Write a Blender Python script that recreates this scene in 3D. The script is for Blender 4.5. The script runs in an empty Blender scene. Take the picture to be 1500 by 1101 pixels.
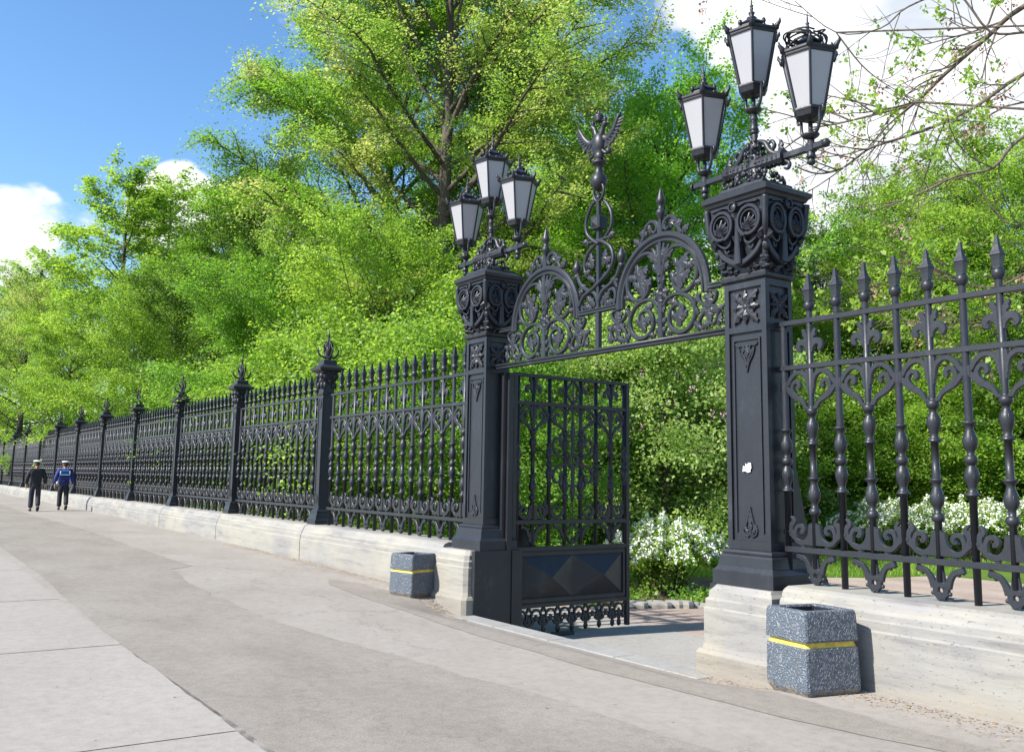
import bpy, math, random
import numpy as np
from mathutils import Vector, Matrix
random.seed(7)
PI = math.pi
sc = bpy.context.scene
COL = sc.collection
# ------------------------------------------------------------------ camera
CR = Vector((0.5588543, 0.8291175, 0.0156860))
CU = Vector((0.1090685, -0.0922409, 0.9897453))
CF = Vector((-0.8220620, 0.5514126, 0.1419798))
cam = bpy.data.cameras.new('camera')
cam.sensor_width = 36.0
cam.lens = 1389.38 / 1500 * 36
cam.shift_y = -0.0333
cam.clip_start = 0.1
cam.clip_end = 3000
co = bpy.data.objects.new('camera', cam)
COL.objects.link(co)
m = Matrix.Identity(4)
for i in range(3):
    m[i][0] = CR[i]; m[i][1] = CU[i]; m[i][2] = -CF[i]
m[0][3], m[1][3], m[2][3] = 11.9728, -7.2115, 1.5379
co.matrix_world = m
sc.camera = co
# ------------------------------------------------------------------ sun and sky
SUN_DIR = Vector((-0.13, -0.85, 0.78)).normalized()      # towards the sun
sun = bpy.data.lights.new('sun', 'SUN')
sun.energy = 3.3
sun.angle = math.radians(1.2)
sun.color = (1.0, 0.95, 0.86)
so = bpy.data.objects.new('sun', sun)
so.rotation_euler = SUN_DIR.to_track_quat('Z', 'Y').to_euler()
COL.objects.link(so)
sc.view_settings.view_transform = 'Standard'
sc.view_settings.look = 'None'
sc.view_settings.gamma = 1
sc.view_settings.use_curve_mapping = False
sc.view_settings.exposure = 1.60

world = bpy.data.worlds.new('World')
sc.world = world
world.use_nodes = True
nt = world.node_tree
nt.nodes.clear()
def N(t, k, **kw):
    n = t.nodes.new(k)
    for a, v in kw.items():
        if a.startswith('i_'):
            n.inputs[a[2:].replace('_', ' ')].default_value = v
        else:
            setattr(n, a, v)
    return n
def build_world():
    L = nt.links.new
    sky = N(nt, 'ShaderNodeTexSky', sky_type='NISHITA')
    sky.sun_disc = False
    sky.sun_elevation = math.asin(SUN_DIR.z)
    sky.sun_rotation = math.atan2(SUN_DIR.x, SUN_DIR.y)
    sky.air_density = 1.0
    sky.dust_density = 0.4
    sky.ozone_density = 2.0
    hs = N(nt, 'ShaderNodeHueSaturation')
    hs.inputs['Saturation'].default_value = 1.20
    hs.inputs['Value'].default_value = 0.53
    L(sky.outputs[0], hs.inputs['Color'])
    tc = N(nt, 'ShaderNodeTexCoord')
    nrm = N(nt, 'ShaderNodeVectorMath', operation='NORMALIZE')
    L(tc.outputs['Generated'], nrm.inputs[0])
    def noise(scale, det, rough, off):
        mp = N(nt, 'ShaderNodeMapping')
        mp.inputs['Scale'].default_value = (1, 1, 1.9)
        mp.inputs['Location'].default_value = off
        L(nrm.outputs[0], mp.inputs[0])
        n = N(nt, 'ShaderNodeTexNoise')
        n.inputs['Scale'].default_value = scale
        n.inputs['Detail'].default_value = det
        n.inputs['Roughness'].default_value = rough
        L(mp.outputs[0], n.inputs['Vector'])
        return n
    n1 = noise(4.2, 9, 0.60, (1.3, 4.1, 0.2))
    n2 = noise(5.5, 8, 0.6, (7.7, 2.1, 3.0))
    # soft cloud banks in given directions (the cover elsewhere comes from the noise alone)
    def bump(d, width, gain):
        v = Vector(d).normalized()
        dt = N(nt, 'ShaderNodeVectorMath', operation='DOT_PRODUCT')
        L(nrm.outputs[0], dt.inputs[0])
        dt.inputs[1].default_value = v
        mr = N(nt, 'ShaderNodeMapRange', interpolation_type='SMOOTHSTEP')
        mr.inputs['From Min'].default_value = math.cos(math.radians(width))
        mr.inputs['From Max'].default_value = 1.0
        mr.inputs['To Min'].default_value = 0
        mr.inputs['To Max'].default_value = gain
        L(dt.outputs['Value'], mr.inputs['Value'])
        return mr
    acc = n1.outputs['Fac']
    for d, w, g in CLOUDS:
        b = bump(d, w, g)
        a = N(nt, 'ShaderNodeMath', operation='ADD')
        L(acc, a.inputs[0]); L(b.outputs[0], a.inputs[1])
        acc = a.outputs[0]
    cov = N(nt, 'ShaderNodeMapRange', interpolation_type='SMOOTHSTEP')
    cov.inputs['From Min'].default_value = 0.60
    cov.inputs['From Max'].default_value = 0.74
    L(acc, cov.inputs['Value'])
    cc = N(nt, 'ShaderNodeMapRange')
    cc.inputs['From Min'].default_value = 0.35
    cc.inputs['From Max'].default_value = 0.65
    cc.inputs['To Min'].default_value = 0.0
    cc.inputs['To Max'].default_value = 1.0
    L(n2.outputs['Fac'], cc.inputs['Value'])
    cm = N(nt, 'ShaderNodeMix', data_type='RGBA')
    cm.inputs['A'].default_value = (1.75, 1.9, 2.15, 1)
    cm.inputs['B'].default_value = (3.1, 3.1, 3.15, 1)
    L(cc.outputs[0], cm.inputs['Factor'])
    mx = N(nt, 'ShaderNodeMix', data_type='RGBA')
    L(cov.outputs[0], mx.inputs['Factor'])
    L(hs.outputs[0], mx.inputs['A'])
    L(cm.outputs['Result'], mx.inputs['B'])
    bg = N(nt, 'ShaderNodeBackground')
    bg.inputs['Strength'].default_value = 0.15
    L(mx.outputs['Result'], bg.inputs['Color'])
    out = N(nt, 'ShaderNodeOutputWorld')
    L(bg.outputs[0], out.inputs['Surface'])
def cdir(x, y):          # direction given as photograph-pixel angles, evaluated once
    d = CF + CR * ((x - 750) / 1389.38) - CU * ((y - 500.5) / 1389.38)
    return tuple(d.normalized())
CLOUDS = [(cdir(-30, 330), 6.5, 0.34), (cdir(60, 350), 4.5, 0.30), (cdir(225, 320), 4.5, 0.5), (cdir(290, 300), 4.5, 0.5), (cdir(150, 90), 17, -0.45), (cdir(140, 200), 4, -0.3),
          (cdir(1230, 130), 12, 0.21), (cdir(1060, 20), 6, 0.26), (cdir(1160, 380), 7, 0.3), (cdir(1450, -80), 16, 0.3), (cdir(970, 170), 6, -0.35), (cdir(400, 30), 3.2, 0.45)]
build_world()

# ------------------------------------------------------------------ helpers
class MB:
    def __init__(s):
        s.v = []; s.f = []; s.sm = []; s.mi = []; s.cur = 0; s.wk = 1.0; s.cnt = 0
    def face(s, idx, sm=False):
        s.f.append(idx); s.sm.append(sm); s.mi.append(s.cur)
    def box(s, x0, x1, y0, y1, z0, z1):
        b = len(s.v)
        s.v += [(x0,y0,z0),(x1,y0,z0),(x1,y1,z0),(x0,y1,z0),(x0,y0,z1),(x1,y0,z1),(x1,y1,z1),(x0,y1,z1)]
        for q in ((0,3,2,1),(4,5,6,7),(0,1,5,4),(1,2,6,5),(2,3,7,6),(3,0,4,7)):
            s.face([b+i for i in q])
        return s
    def bbox(s, x0, x1, y0, y1, z0, z1, c=0.01):      # box with chamfered vertical + top edges (stacked rings)
        rings = []
        def ring(i, z):
            return [(x0+i+c,y0+i,z),(x1-i-c,y0+i,z),(x1-i,y0+i+c,z),(x1-i,y1-i-c,z),(x1-i-c,y1-i,z),(x0+i+c,y1-i,z),(x0+i,y1-i-c,z),(x0+i,y0+i+c,z)]
        s.loft([ring(c, z0), ring(0, z0+c), ring(0, z1-c), ring(c, z1)], caps=True)
        return s
    def loft(s, rings, caps=True, sm=False, closed=True):
        b = len(s.v); n = len(rings[0])
        for r in rings: s.v += [tuple(p) for p in r]
        for k in range(len(rings)-1):
            for i in range(n if closed else n-1):
                j = (i+1) % n
                s.face([b+k*n+i, b+k*n+j, b+(k+1)*n+j, b+(k+1)*n+i], sm)
        if caps:
            s.face([b+i for i in range(n)][::-1]); s.face([b+(len(rings)-1)*n+i for i in range(n)])
        return s
    def sq(s, cx, cy, prof, top=True):               # square/rect lathe: prof = [(hx, hy, z)]
        s.loft([[(cx-hx,cy-hy,z),(cx+hx,cy-hy,z),(cx+hx,cy+hy,z),(cx-hx,cy+hy,z)] for hx,hy,z in prof])
        return s
    def lathe(s, cx, cy, prof, n=10, rot=0.0, sm=True, sx=1, sy=1):
        s.loft([[(cx+sx*r*math.cos(rot+2*PI*i/n), cy+sy*r*math.sin(rot+2*PI*i/n), z) for i in range(n)] for r, z in prof], True, sm)
        return s
    def tube(s, pts, rad, n=6, sm=True, flat=1.0):
        pts = [Vector(p) for p in pts]
        if not hasattr(rad, '__len__'): rad = [rad]*len(pts)
        rings = []
        T0 = None; X = None
        for i, p in enumerate(pts):
            a = pts[max(0, i-1)]; b = pts[min(len(pts)-1, i+1)]
            T = (b-a)
            if T.length < 1e-9: T = Vector((0,0,1))
            T.normalize()
            if X is None:
                X = T.cross(Vector((0,1,0)))
                if X.length < 0.1: X = T.cross(Vector((1,0,0)))
            X = X - T*X.dot(T)
            X.normalize()
            Y = T.cross(X)
            rings.append([p + X*(rad[i]*math.cos(2*PI*k/n)) + Y*(rad[i]*flat*math.sin(2*PI*k/n)) for k in range(n)])
        return s.loft(rings, True, sm)
    def ribbon(s, pts, w, t, y=0.0, bev=0.3):
        """band following a 2-D path in the X-Z plane; w = width(s) in the plane, t = thickness along Y, crowned edges"""
        s.cnt += 1; t = t+0.0017*((s.cnt % 5)+0.35)      # never two faces in one plane where castings cross
        P = [Vector((p[0], p[1])) for p in pts]
        if not hasattr(w, '__len__'): w = [w]*len(P)
        rings = []
        for i, p in enumerate(P):
            a = P[max(0, i-1)]; b = P[min(len(P)-1, i+1)]
            T = (b-a).normalized(); Nn = Vector((-T.y, T.x))
            h = w[i]/2*s.wk; c = min(h, t/2)*bev
            sec = [(-h, -t/2+c), (-h+c, -t/2), (h-c, -t/2), (h, -t/2+c), (h, t/2-c), (h-c, t/2), (-h+c, t/2), (-h, t/2-c)]
            rings.append([(p.x+Nn.x*u, y+v, p.y+Nn.y*u) for u, v in sec])
        return s.loft(rings, True, False)
    def prism(s, poly, y0, y1, bev=0.0):             # polygon in X-Z, extruded in Y
        n = len(poly); b = len(s.v)
        s.v += [(p[0], y0, p[1]) for p in poly] + [(p[0], y1, p[1]) for p in poly]
        s.face([b+i for i in range(n)]); s.face([b+n+i for i in range(n)][::-1])
        for i in range(n):
            j = (i+1) % n
            s.face([b+j, b+i, b+n+i, b+n+j])
        return s
    def ball(s, c, r, n=10, k=6, sx=1, sy=1, sz=1):
        prof = []
        for i in range(k+1):
            a = -PI/2 + PI*i/k
            prof.append((max(1e-4, r*math.cos(a)), r*math.sin(a)))
        s.loft([[(c[0]+sx*rr*math.cos(2*PI*q/n), c[1]+sy*rr*math.sin(2*PI*q/n), c[2]+sz*z) for q in range(n)] for rr, z in prof], True, True)
        return s
    def leaf(s, c, d, L, W, t, y=0.0, lobes=3, bulge=0.5):
        """cast acanthus-like leaf in the X-Z plane: base at c, pointing along angle d"""
        ca, sa = math.cos(d), math.sin(d)
        out = []
        n = lobes*2+1
        left = []
        for i in range(n):
            u = (i+0.6)/n
            ww = W*math.sin(PI*min(1, u*0.9+0.08))**0.7*(1.0 if i % 2 == 0 else 0.55)
            left.append((u*L, ww/2))
        prof = [(0, W*0.12)] + left + [(L, 0)] + [(a, -b) for a, b in left[::-1]] + [(0, -W*0.12)]
        bidx = len(s.v)
        m_ = len(prof)
        for (u, v) in prof: s.v.append((c[0]+u*ca-v*sa, y-t*0.25, c[1]+u*sa+v*ca))
        for (u, v) in prof: s.v.append((c[0]+u*ca-v*sa, y+t*0.25, c[1]+u*sa+v*ca))
        s.v.append((c[0]+L*0.45*ca, y-t*bulge, c[1]+L*0.45*sa)); s.v.append((c[0]+L*0.45*ca, y+t*bulge, c[1]+L*0.45*sa))
        A = bidx+2*m_
        for i in range(m_):
            j = (i+1) % m_
            s.face([bidx+i, bidx+j, A]); s.face([bidx+m_+j, bidx+m_+i, A+1]); s.face([bidx+j, bidx+i, bidx+m_+i, bidx+m_+j])
        return s
    def mesh(s, name, *mats):
        me = bpy.data.meshes.new(name)
        me.from_pydata(s.v, [], s.f)
        me.polygons.foreach_set('use_smooth', s.sm)
        me.polygons.foreach_set('material_index', s.mi)
        for q in mats: me.materials.append(q)
        me.update()
        return me
def obj(name, me, parent=None, loc=None, rz=None):
    o = bpy.data.objects.new(name, me)
    COL.objects.link(o)
    if parent is not None: o.parent = parent
    if loc is not None: o.location = loc
    if rz is not None: o.rotation_euler = (0, 0, rz)
    return o
def tag(o, label=None, cat=None, group=None, kind=None):
    if label: o['label'] = label
    if cat: o['category'] = cat
    if group: o['group'] = group
    if kind: o['kind'] = kind
    return o
def thing(name, label, cat, loc=(0,0,0), rz=0, group=None):
    o = obj(name, None, None, loc, rz)
    return tag(o, label, cat, group)
def arc(cx, cz, r, a0, a1, n=12, rx=None):
    rx = rx or r
    return [(cx+rx*math.cos(math.radians(a0+(a1-a0)*i/n)), cz+r*math.sin(math.radians(a0+(a1-a0)*i/n))) for i in range(n+1)]
def spiral(cx, cz, r0, r1, a0, a1, n=20):
    out = []
    for i in range(n+1):
        u = i/n; r = r0+(r1-r0)*u; a = math.radians(a0+(a1-a0)*u)
        out.append((cx+r*math.cos(a), cz+r*math.sin(a)))
    return out
def smooth(pts, k=4):                                 # Catmull-Rom, any dimension
    P = [Vector(tuple(p)+(0,)*(3-len(p))) for p in pts]; out = []
    for i in range(len(P)-1):
        a = P[max(0,i-1)]; b = P[i]; c = P[i+1]; d = P[min(len(P)-1,i+2)]
        for j in range(k):
            t = j/k
            q = 0.5*((2*b)+(c-a)*t+(2*a-5*b+4*c-d)*t*t+(3*b-a-3*c+d)*t**3)
            out.append(q)
    out.append(P[-1])
    if len(pts[0]) == 2: return [(q.x, q.y) for q in out]
    return out
def taper(n, a, b, c=None):
    if c is None: return [a+(b-a)*i/(n-1) for i in range(n)]
    return [a+(b-a)*min(1, 2*i/(n-1)) if i < n/2 else b+(c-b)*(2*i/(n-1)-1) for i in range(n)]

# ------------------------------------------------------------------ materials
def mat(name):
    m_ = bpy.data.materials.new(name); m_.use_nodes = True
    t = m_.node_tree
    return m_, t, t.nodes['Principled BSDF'], t.links.new
def ramp(t, cols):
    r = t.nodes.new('ShaderNodeValToRGB')
    e = r.color_ramp.elements
    while len(e) > 1: e.remove(e[-1])
    e[0].position = cols[0][0]; e[0].color = (*cols[0][1], 1)
    for p, c in cols[1:]:
        q = e.new(p); q.color = (*c, 1)
    return r
def texn(t, L, scale, det=5, rough=0.6, stretch=(1,1,1), coord='Object'):
    tc = t.nodes.new('ShaderNodeTexCoord'); mp = t.nodes.new('ShaderNodeMapping')
    mp.inputs['Scale'].default_value = stretch
    L(tc.outputs[coord], mp.inputs[0])
    n = t.nodes.new('ShaderNodeTexNoise')
    n.inputs['Scale'].default_value = scale; n.inputs['Detail'].default_value = det; n.inputs['Roughness'].default_value = rough
    L(mp.outputs[0], n.inputs['Vector'])
    return n
def bump(t, L, bs, h, strength, dist):
    b = t.nodes.new('ShaderNodeBump'); b.inputs['Strength'].default_value = strength; b.inputs['Distance'].default_value = dist
    L(h, b.inputs['Height']); L(b.outputs[0], bs.inputs['Normal'])
def simple(name, col, rough=0.6, var=0.25, scale=6, bstr=0.0, spec=0.5, metal=0, coord='Object'):
    m_, t, bs, L = mat(name)
    n = texn(t, L, scale, coord=coord)
    r = ramp(t, [(0.3, tuple(c*(1-var) for c in col)), (0.7, tuple(min(1, c*(1+var)) for c in col))])
    L(n.outputs['Fac'], r.inputs[0]); L(r.outputs[0], bs.inputs['Base Color'])
    bs.inputs['Roughness'].default_value = rough
    bs.inputs['Specular IOR Level'].default_value = spec
    bs.inputs['Metallic'].default_value = metal
    if bstr: 
        n2 = texn(t, L, scale*8, coord=coord)
        bump(t, L, bs, n2.outputs['Fac'], bstr, 0.004)
    return m_
def iron_mat(name, col, dust):
    m_, t, bs, L = mat(name)
    n = texn(t, L, 3.0, 8, 0.7, (1,1,0.5))
    n2 = texn(t, L, 28.0, 5, 0.7)
    r = ramp(t, [(0.35, col), (0.58, tuple(c*1.35 for c in col)), (0.74, dust)])
    L(n.outputs['Fac'], r.inputs[0]); L(r.outputs[0], bs.inputs['Base Color'])
    r2 = ramp(t, [(0.3, (0.34,)*3), (0.75, (0.55,)*3)])
    L(n2.outputs['Fac'], r2.inputs[0]); L(r2.outputs[0], bs.inputs['Roughness'])
    bs.inputs['Specular IOR Level'].default_value = 0.4
    bump(t, L, bs, n2.outputs['Fac'], 0.35, 0.004)
    return m_
IRON = iron_mat('iron_paint', (0.0136,0.0154,0.0207), (0.0528,0.0546,0.0581))
IRON2 = iron_mat('iron_paint_gate', (0.014, 0.015, 0.018), (0.042, 0.042, 0.045))

def stone_mat(name, base=(0.2377,0.2334,0.2193), dark=(0.1581,0.1566,0.1581), warm=(0.3007,0.2709,0.2020)):
    m_, t, bs, L = mat(name)
    n = texn(t, L, 2.2, 10, 0.65, (0.6,0.6,5.0), 'Object')
    r = ramp(t, [(0.28, dark), (0.45, base), (0.62, tuple(c*1.13 for c in base)), (0.8, warm)])
    L(n.outputs['Fac'], r.inputs[0])
    n2 = texn(t, L, 1.3, 4, 0.5, (1,1,1))
    r2 = ramp(t, [(0.4, (0.9,0.9,0.93)), (0.62, (1.08,1.05,0.98))])
    L(n2.outputs['Fac'], r2.inputs[0])
    n3 = texn(t, L, 45, 3, 0.6, (0.7,0.7,2))
    r3 = ramp(t, [(0.28, (0.35,0.32,0.3)), (0.36, (1,1,1))])
    L(n3.outputs['Fac'], r3.inputs[0])
    mx = t.nodes.new('ShaderNodeMix'); mx.data_type = 'RGBA'; mx.blend_type = 'MULTIPLY'; mx.inputs['Factor'].default_value = 1
    L(r.outputs[0], mx.inputs['A']); L(r2.outputs[0], mx.inputs['B'])
    mx2 = t.nodes.new('ShaderNodeMix'); mx2.data_type = 'RGBA'; mx2.blend_type = 'MULTIPLY'; mx2.inputs['Factor'].default_value = 0.8
    L(mx.outputs['Result'], mx2.inputs['A']); L(r3.outputs[0], mx2.inputs['B'])
    # dirt rising from the pavement
    tc = t.nodes.new('ShaderNodeTexCoord'); sp = t.nodes.new('ShaderNodeSeparateXYZ'); L(tc.outputs['Object'], sp.inputs[0])
    ad = t.nodes.new('ShaderNodeMath'); ad.operation = 'MULTIPLY_ADD'; L(n2.outputs['Fac'], ad.inputs[0]); ad.inputs[1].default_value = -0.35; L(sp.outputs['Z'], ad.inputs[2])
    mr = t.nodes.new('ShaderNodeMapRange'); mr.inputs['From Min'].default_value = -0.30; mr.inputs['From Max'].default_value = -0.12
    mr.inputs['To Min'].default_value = 0.42; mr.inputs['To Max'].default_value = 0.0
    L(ad.outputs[0], mr.inputs['Value'])
    mx3 = t.nodes.new('ShaderNodeMix'); mx3.data_type = 'RGBA'
    L(mr.outputs[0], mx3.inputs['Factor']); L(mx2.outputs['Result'], mx3.inputs['A']); mx3.inputs['B'].default_value = (0.20, 0.165, 0.12, 1)
    L(mx3.outputs['Result'], bs.inputs['Base Color'])
    bs.inputs['Roughness'].default_value = 0.85; bs.inputs['Specular IOR Level'].default_value = 0.25
    m3 = t.nodes.new('ShaderNodeMath'); m3.operation = 'ADD'; L(n.outputs['Fac'], m3.inputs[0]); L(r3.outputs[0], m3.inputs[1])
    bump(t, L, bs, m3.outputs[0], 0.6, 0.008)
    return m_
STONE = stone_mat('limestone')
def ground_mat(name, cols, patch=0.8, grit=120, bstr=0.5, crack=0.0, spots=None):
    m_, t, bs, L = mat(name)
    n = texn(t, L, patch, 8, 0.62, (0.5,1,1))
    r = ramp(t, cols); L(n.outputs['Fac'], r.inputs[0])
    g = texn(t, L, grit, 4, 0.75)
    r2 = ramp(t, [(0.25, (0.42,0.41,0.40)), (0.42, (0.9,0.9,0.9)), (0.58, (1.05,1.05,1.05)), (0.75, (1.5,1.5,1.5))]); L(g.outputs['Fac'], r2.inputs[0])
    mx = t.nodes.new('ShaderNodeMix'); mx.data_type = 'RGBA'; mx.blend_type = 'MULTIPLY'; mx.inputs['Factor'].default_value = 0.8
    L(r.outputs[0], mx.inputs['A']); L(r2.outputs[0], mx.inputs['B'])
    last = mx.outputs['Result']
    g2 = texn(t, L, 9, 6, 0.8)
    r4 = ramp(t, [(0.35, (0.86,0.85,0.84)), (0.55, (1,1,1)), (0.75, (1.07,1.06,1.04))]); L(g2.outputs['Fac'], r4.inputs[0])
    mx4 = t.nodes.new('ShaderNodeMix'); mx4.data_type = 'RGBA'; mx4.blend_type = 'MULTIPLY'; mx4.inputs['Factor'].default_value = 1
    L(last, mx4.inputs['A']); L(r4.outputs[0], mx4.inputs['B']); last = mx4.outputs['Result']
    vs = t.nodes.new('ShaderNodeTexVoronoi'); vs.inputs['Scale'].default_value = 2.6; vs.inputs['Randomness'].default_value = 1.0
    tcs = t.nodes.new('ShaderNodeTexCoord'); L(tcs.outputs['Object'], vs.inputs['Vector'])
    gn = texn(t, L, 25, 3, 0.6)
    av = t.nodes.new('ShaderNodeMath'); av.operation = 'MULTIPLY_ADD'; L(gn.outputs['Fac'], av.inputs[0]); av.inputs[1].default_value = 0.10; L(vs.outputs['Distance'], av.inputs[2])
    r5 = ramp(t, [(0.0, (0.66,0.65,0.64)), (0.085, (0.74,0.73,0.72)), (0.105, (1,1,1))]); L(av.outputs[0], r5.inputs[0])
    mx5 = t.nodes.new('ShaderNodeMix'); mx5.data_type = 'RGBA'; mx5.blend_type = 'MULTIPLY'; mx5.inputs['Factor'].default_value = 0.8
    L(last, mx5.inputs['A']); L(r5.outputs[0], mx5.inputs['B']); last = mx5.outputs['Result']
    if crack:
        v = t.nodes.new('ShaderNodeTexVoronoi'); v.feature = 'DISTANCE_TO_EDGE'; v.inputs['Scale'].default_value = 0.33
        tc = t.nodes.new('ShaderNodeTexCoord'); nn = texn(t, L, 1.7, 6, 0.7)
        ad = t.nodes.new('ShaderNodeVectorMath'); ad.operation = 'MULTIPLY_ADD'; L(nn.outputs['Color'], ad.inputs[0]); ad.inputs[1].default_value = (1.6,1.6,0)
        L(tc.outputs['Object'], ad.inputs[2]); L(ad.outputs[0], v.inputs['Vector'])
        r3 = ramp(t, [(0.0, (0.55,0.53,0.51)), (0.0045, (0.9,0.9,0.9)), (0.007, (1,1,1))]); L(v.outputs['Distance'], r3.inputs[0])
        mx3 = t.nodes.new('ShaderNodeMix'); mx3.data_type = 'RGBA'; mx3.blend_type = 'MULTIPLY'; mx3.inputs['Factor'].default_value = crack
        L(last, mx3.inputs['A']); L(r3.outputs[0], mx3.inputs['B']); last = mx3.outputs['Result']
    L(last, bs.inputs['Base Color'])
    bs.inputs['Roughness'].default_value = 0.9; bs.inputs['Specular IOR Level'].default_value = 0.2
    bump(t, L, bs, g.outputs['Fac'], bstr, 0.006)
    return m_
ASPH = ground_mat('asphalt_light', [(0.3, (0.2375,0.2156,0.1936)), (0.5, (0.2726,0.2499,0.2256)), (0.7, (0.2983,0.2764,0.2513))], crack=0.7)
ASPH_D = ground_mat('asphalt_rough', [(0.3, (0.2033,0.1813,0.1597)), (0.5, (0.2346,0.2127,0.1885)), (0.72, (0.2631,0.2401,0.2122))], patch=1.2, grit=70, bstr=0.9, crack=0.5)
CONC = ground_mat('concrete_slab', [(0.3, (0.2631,0.2440,0.2225)), (0.55, (0.2898,0.2705,0.2482)), (0.75, (0.3106,0.2920,0.2688))], patch=0.5, grit=160, bstr=0.3)
GRAN = ground_mat('granite_strip', [(0.3, (0.2360,0.2318,0.2218)), (0.7, (0.2856,0.2822,0.2713))], patch=2, grit=90, bstr=0.3)
PAVE_IN = ground_mat('gate_paving', [(0.3, (0.255,0.246,0.230)), (0.7, (0.315,0.306,0.289))], patch=1.0, grit=80, bstr=0.4, crack=0.4)
SAND = ground_mat('path_sand', [(0.3, (0.255,0.200,0.170)), (0.55, (0.323,0.264,0.230)), (0.75, (0.365,0.306,0.272))], patch=1.1, grit=60, bstr=0.8)
SOIL = ground_mat('soil', [(0.3, (0.09,0.065,0.045)), (0.7, (0.17,0.13,0.09))], patch=2, grit=40, bstr=1.0)
LAWN = ground_mat('lawn_green', [(0.3, (0.045,0.085,0.012)), (0.7, (0.09,0.16,0.02))], patch=1, grit=30, bstr=1.0)

def leaf_mat(name, cols, trans, tw=0.45, clump=0.35):
    """cols: diffuse colours from dark to light, picked per leaf and per clump"""
    m_ = bpy.data.materials.new(name); m_.use_nodes = True
    t = m_.node_tree; t.nodes.clear(); L = t.links.new
    g = t.nodes.new('ShaderNodeNewGeometry')
    n = texn(t, L, clump, 4, 0.6)
    md = t.nodes.new('ShaderNodeMath'); md.operation = 'MULTIPLY_ADD'
    L(g.outputs['Random Per Island'], md.inputs[0]); md.inputs[1].default_value = 0.5
    sb = t.nodes.new('ShaderNodeMath'); sb.operation = 'MULTIPLY_ADD'; L(n.outputs['Fac'], sb.inputs[0]); sb.inputs[1].default_value = 2.0; sb.inputs[2].default_value = -0.75
    L(sb.outputs[0], md.inputs[2])
    r = ramp(t, cols); L(md.outputs[0], r.inputs[0])
    bs = t.nodes.new('ShaderNodeBsdfPrincipled')
    L(r.outputs[0], bs.inputs['Base Color']); bs.inputs['Roughness'].default_value = 0.45; bs.inputs['Specular IOR Level'].default_value = 0.35
    tr = t.nodes.new('ShaderNodeBsdfTranslucent')
    mt = t.nodes.new('ShaderNodeMix'); mt.data_type = 'RGBA'; mt.blend_type = 'MULTIPLY'; mt.inputs['Factor'].default_value = 1
    L(r.outputs[0], mt.inputs['A']); mt.inputs['B'].default_value = (*trans, 1)
    L(mt.outputs['Result'], tr.inputs['Color'])
    ms = t.nodes.new('ShaderNodeMixShader'); ms.inputs[0].default_value = tw
    L(bs.outputs[0], ms.inputs[1]); L(tr.outputs[0], ms.inputs[2])
    o = t.nodes.new('ShaderNodeOutputMaterial'); L(ms.outputs[0], o.inputs[0])
    return m_
LIME = leaf_mat('leaf_lime', [(0.05, (0.07,0.15,0.02)), (0.4, (0.145,0.27,0.036)), (0.85, (0.26,0.39,0.07))], (2.2,2.0,1.2), 0.5)
OLIVE = leaf_mat('leaf_olive', [(0.1, (0.13,0.23,0.035)), (0.45, (0.20,0.31,0.055)), (0.66, (0.28,0.34,0.10)), (0.95, (0.38,0.37,0.17))], (2.0,2.0,1.4), 0.5)
GREEN = leaf_mat('leaf_green', [(0.05, (0.055,0.13,0.02)), (0.5, (0.11,0.24,0.032)), (0.9, (0.18,0.34,0.05))], (2.2,2.0,1.1), 0.5)
PALEG = leaf_mat('leaf_pale', [(0.05, (0.14,0.24,0.06)), (0.45, (0.24,0.36,0.10)), (0.85, (0.36,0.46,0.19))], (2.0,1.9,1.3), 0.5)
MAPLE = leaf_mat('leaf_maple', [(0.1, (0.10,0.24,0.03)), (0.5, (0.16,0.35,0.04)), (0.85, (0.22,0.42,0.05))], (2.2,2.0,1.1), 0.5)
DARKG = leaf_mat('leaf_dark', [(0.1, (0.04,0.085,0.01)), (0.5, (0.065,0.13,0.015)), (0.85, (0.10,0.18,0.02))], (2.0,2.0,1.0))
WHITEF = simple('white_blossom', (0.78,0.80,0.72), 0.6, 0.08, 5)
PINKF = simple('lilac_blossom', (0.50,0.30,0.38), 0.6, 0.2, 5)
SEED = simple('dry_seed', (0.30,0.19,0.14), 0.7, 0.3, 9)
def bark_mat(name, a, b):
    m_, t, bs, L = mat(name)
    n = texn(t, L, 7, 8, 0.7, (2.5,2.5,0.5))
    r = ramp(t, [(0.3, a), (0.7, b)]); L(n.outputs['Fac'], r.inputs[0]); L(r.outputs[0], bs.inputs['Base Color'])
    bs.inputs['Roughness'].default_value = 0.9
    bump(t, L, bs, n.outputs['Fac'], 0.8, 0.03)
    return m_
BARK = bark_mat('bark', (0.035,0.027,0.02), (0.12,0.10,0.08))
TWIG = bark_mat('bark_grey', (0.065,0.052,0.04), (0.17,0.14,0.105))
GLASS = simple('frosted_pane', (0.3098,0.3098,0.3309), 0.25, 0.05, 1.2, 0.0, 0.5)
YEL = simple('yellow_paint', (0.62,0.46,0.07), 0.6, 0.32, 18, 0.4)
BLACK = simple('black_cloth', (0.012,0.013,0.018), 0.8, 0.25, 12)
NAVY = simple('navy_trousers', (0.014,0.016,0.028), 0.8, 0.25, 12)
BLUE = simple('blue_cloth', (0.006,0.022,0.15), 0.75, 0.3, 10)
BLUE2 = simple('collar_blue', (0.01,0.09,0.30), 0.7, 0.2, 10)
WHITE = simple('white_cloth', (0.8,0.8,0.8), 0.6, 0.05, 10)
SKIN = simple('skin', (0.45,0.24,0.17), 0.55, 0.1, 10)
HAIR = simple('hair_brown', (0.05,0.03,0.02), 0.8, 0.2, 30)
GOLD = simple('patch_gold', (0.7,0.5,0.12), 0.6, 0.1, 30)
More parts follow.
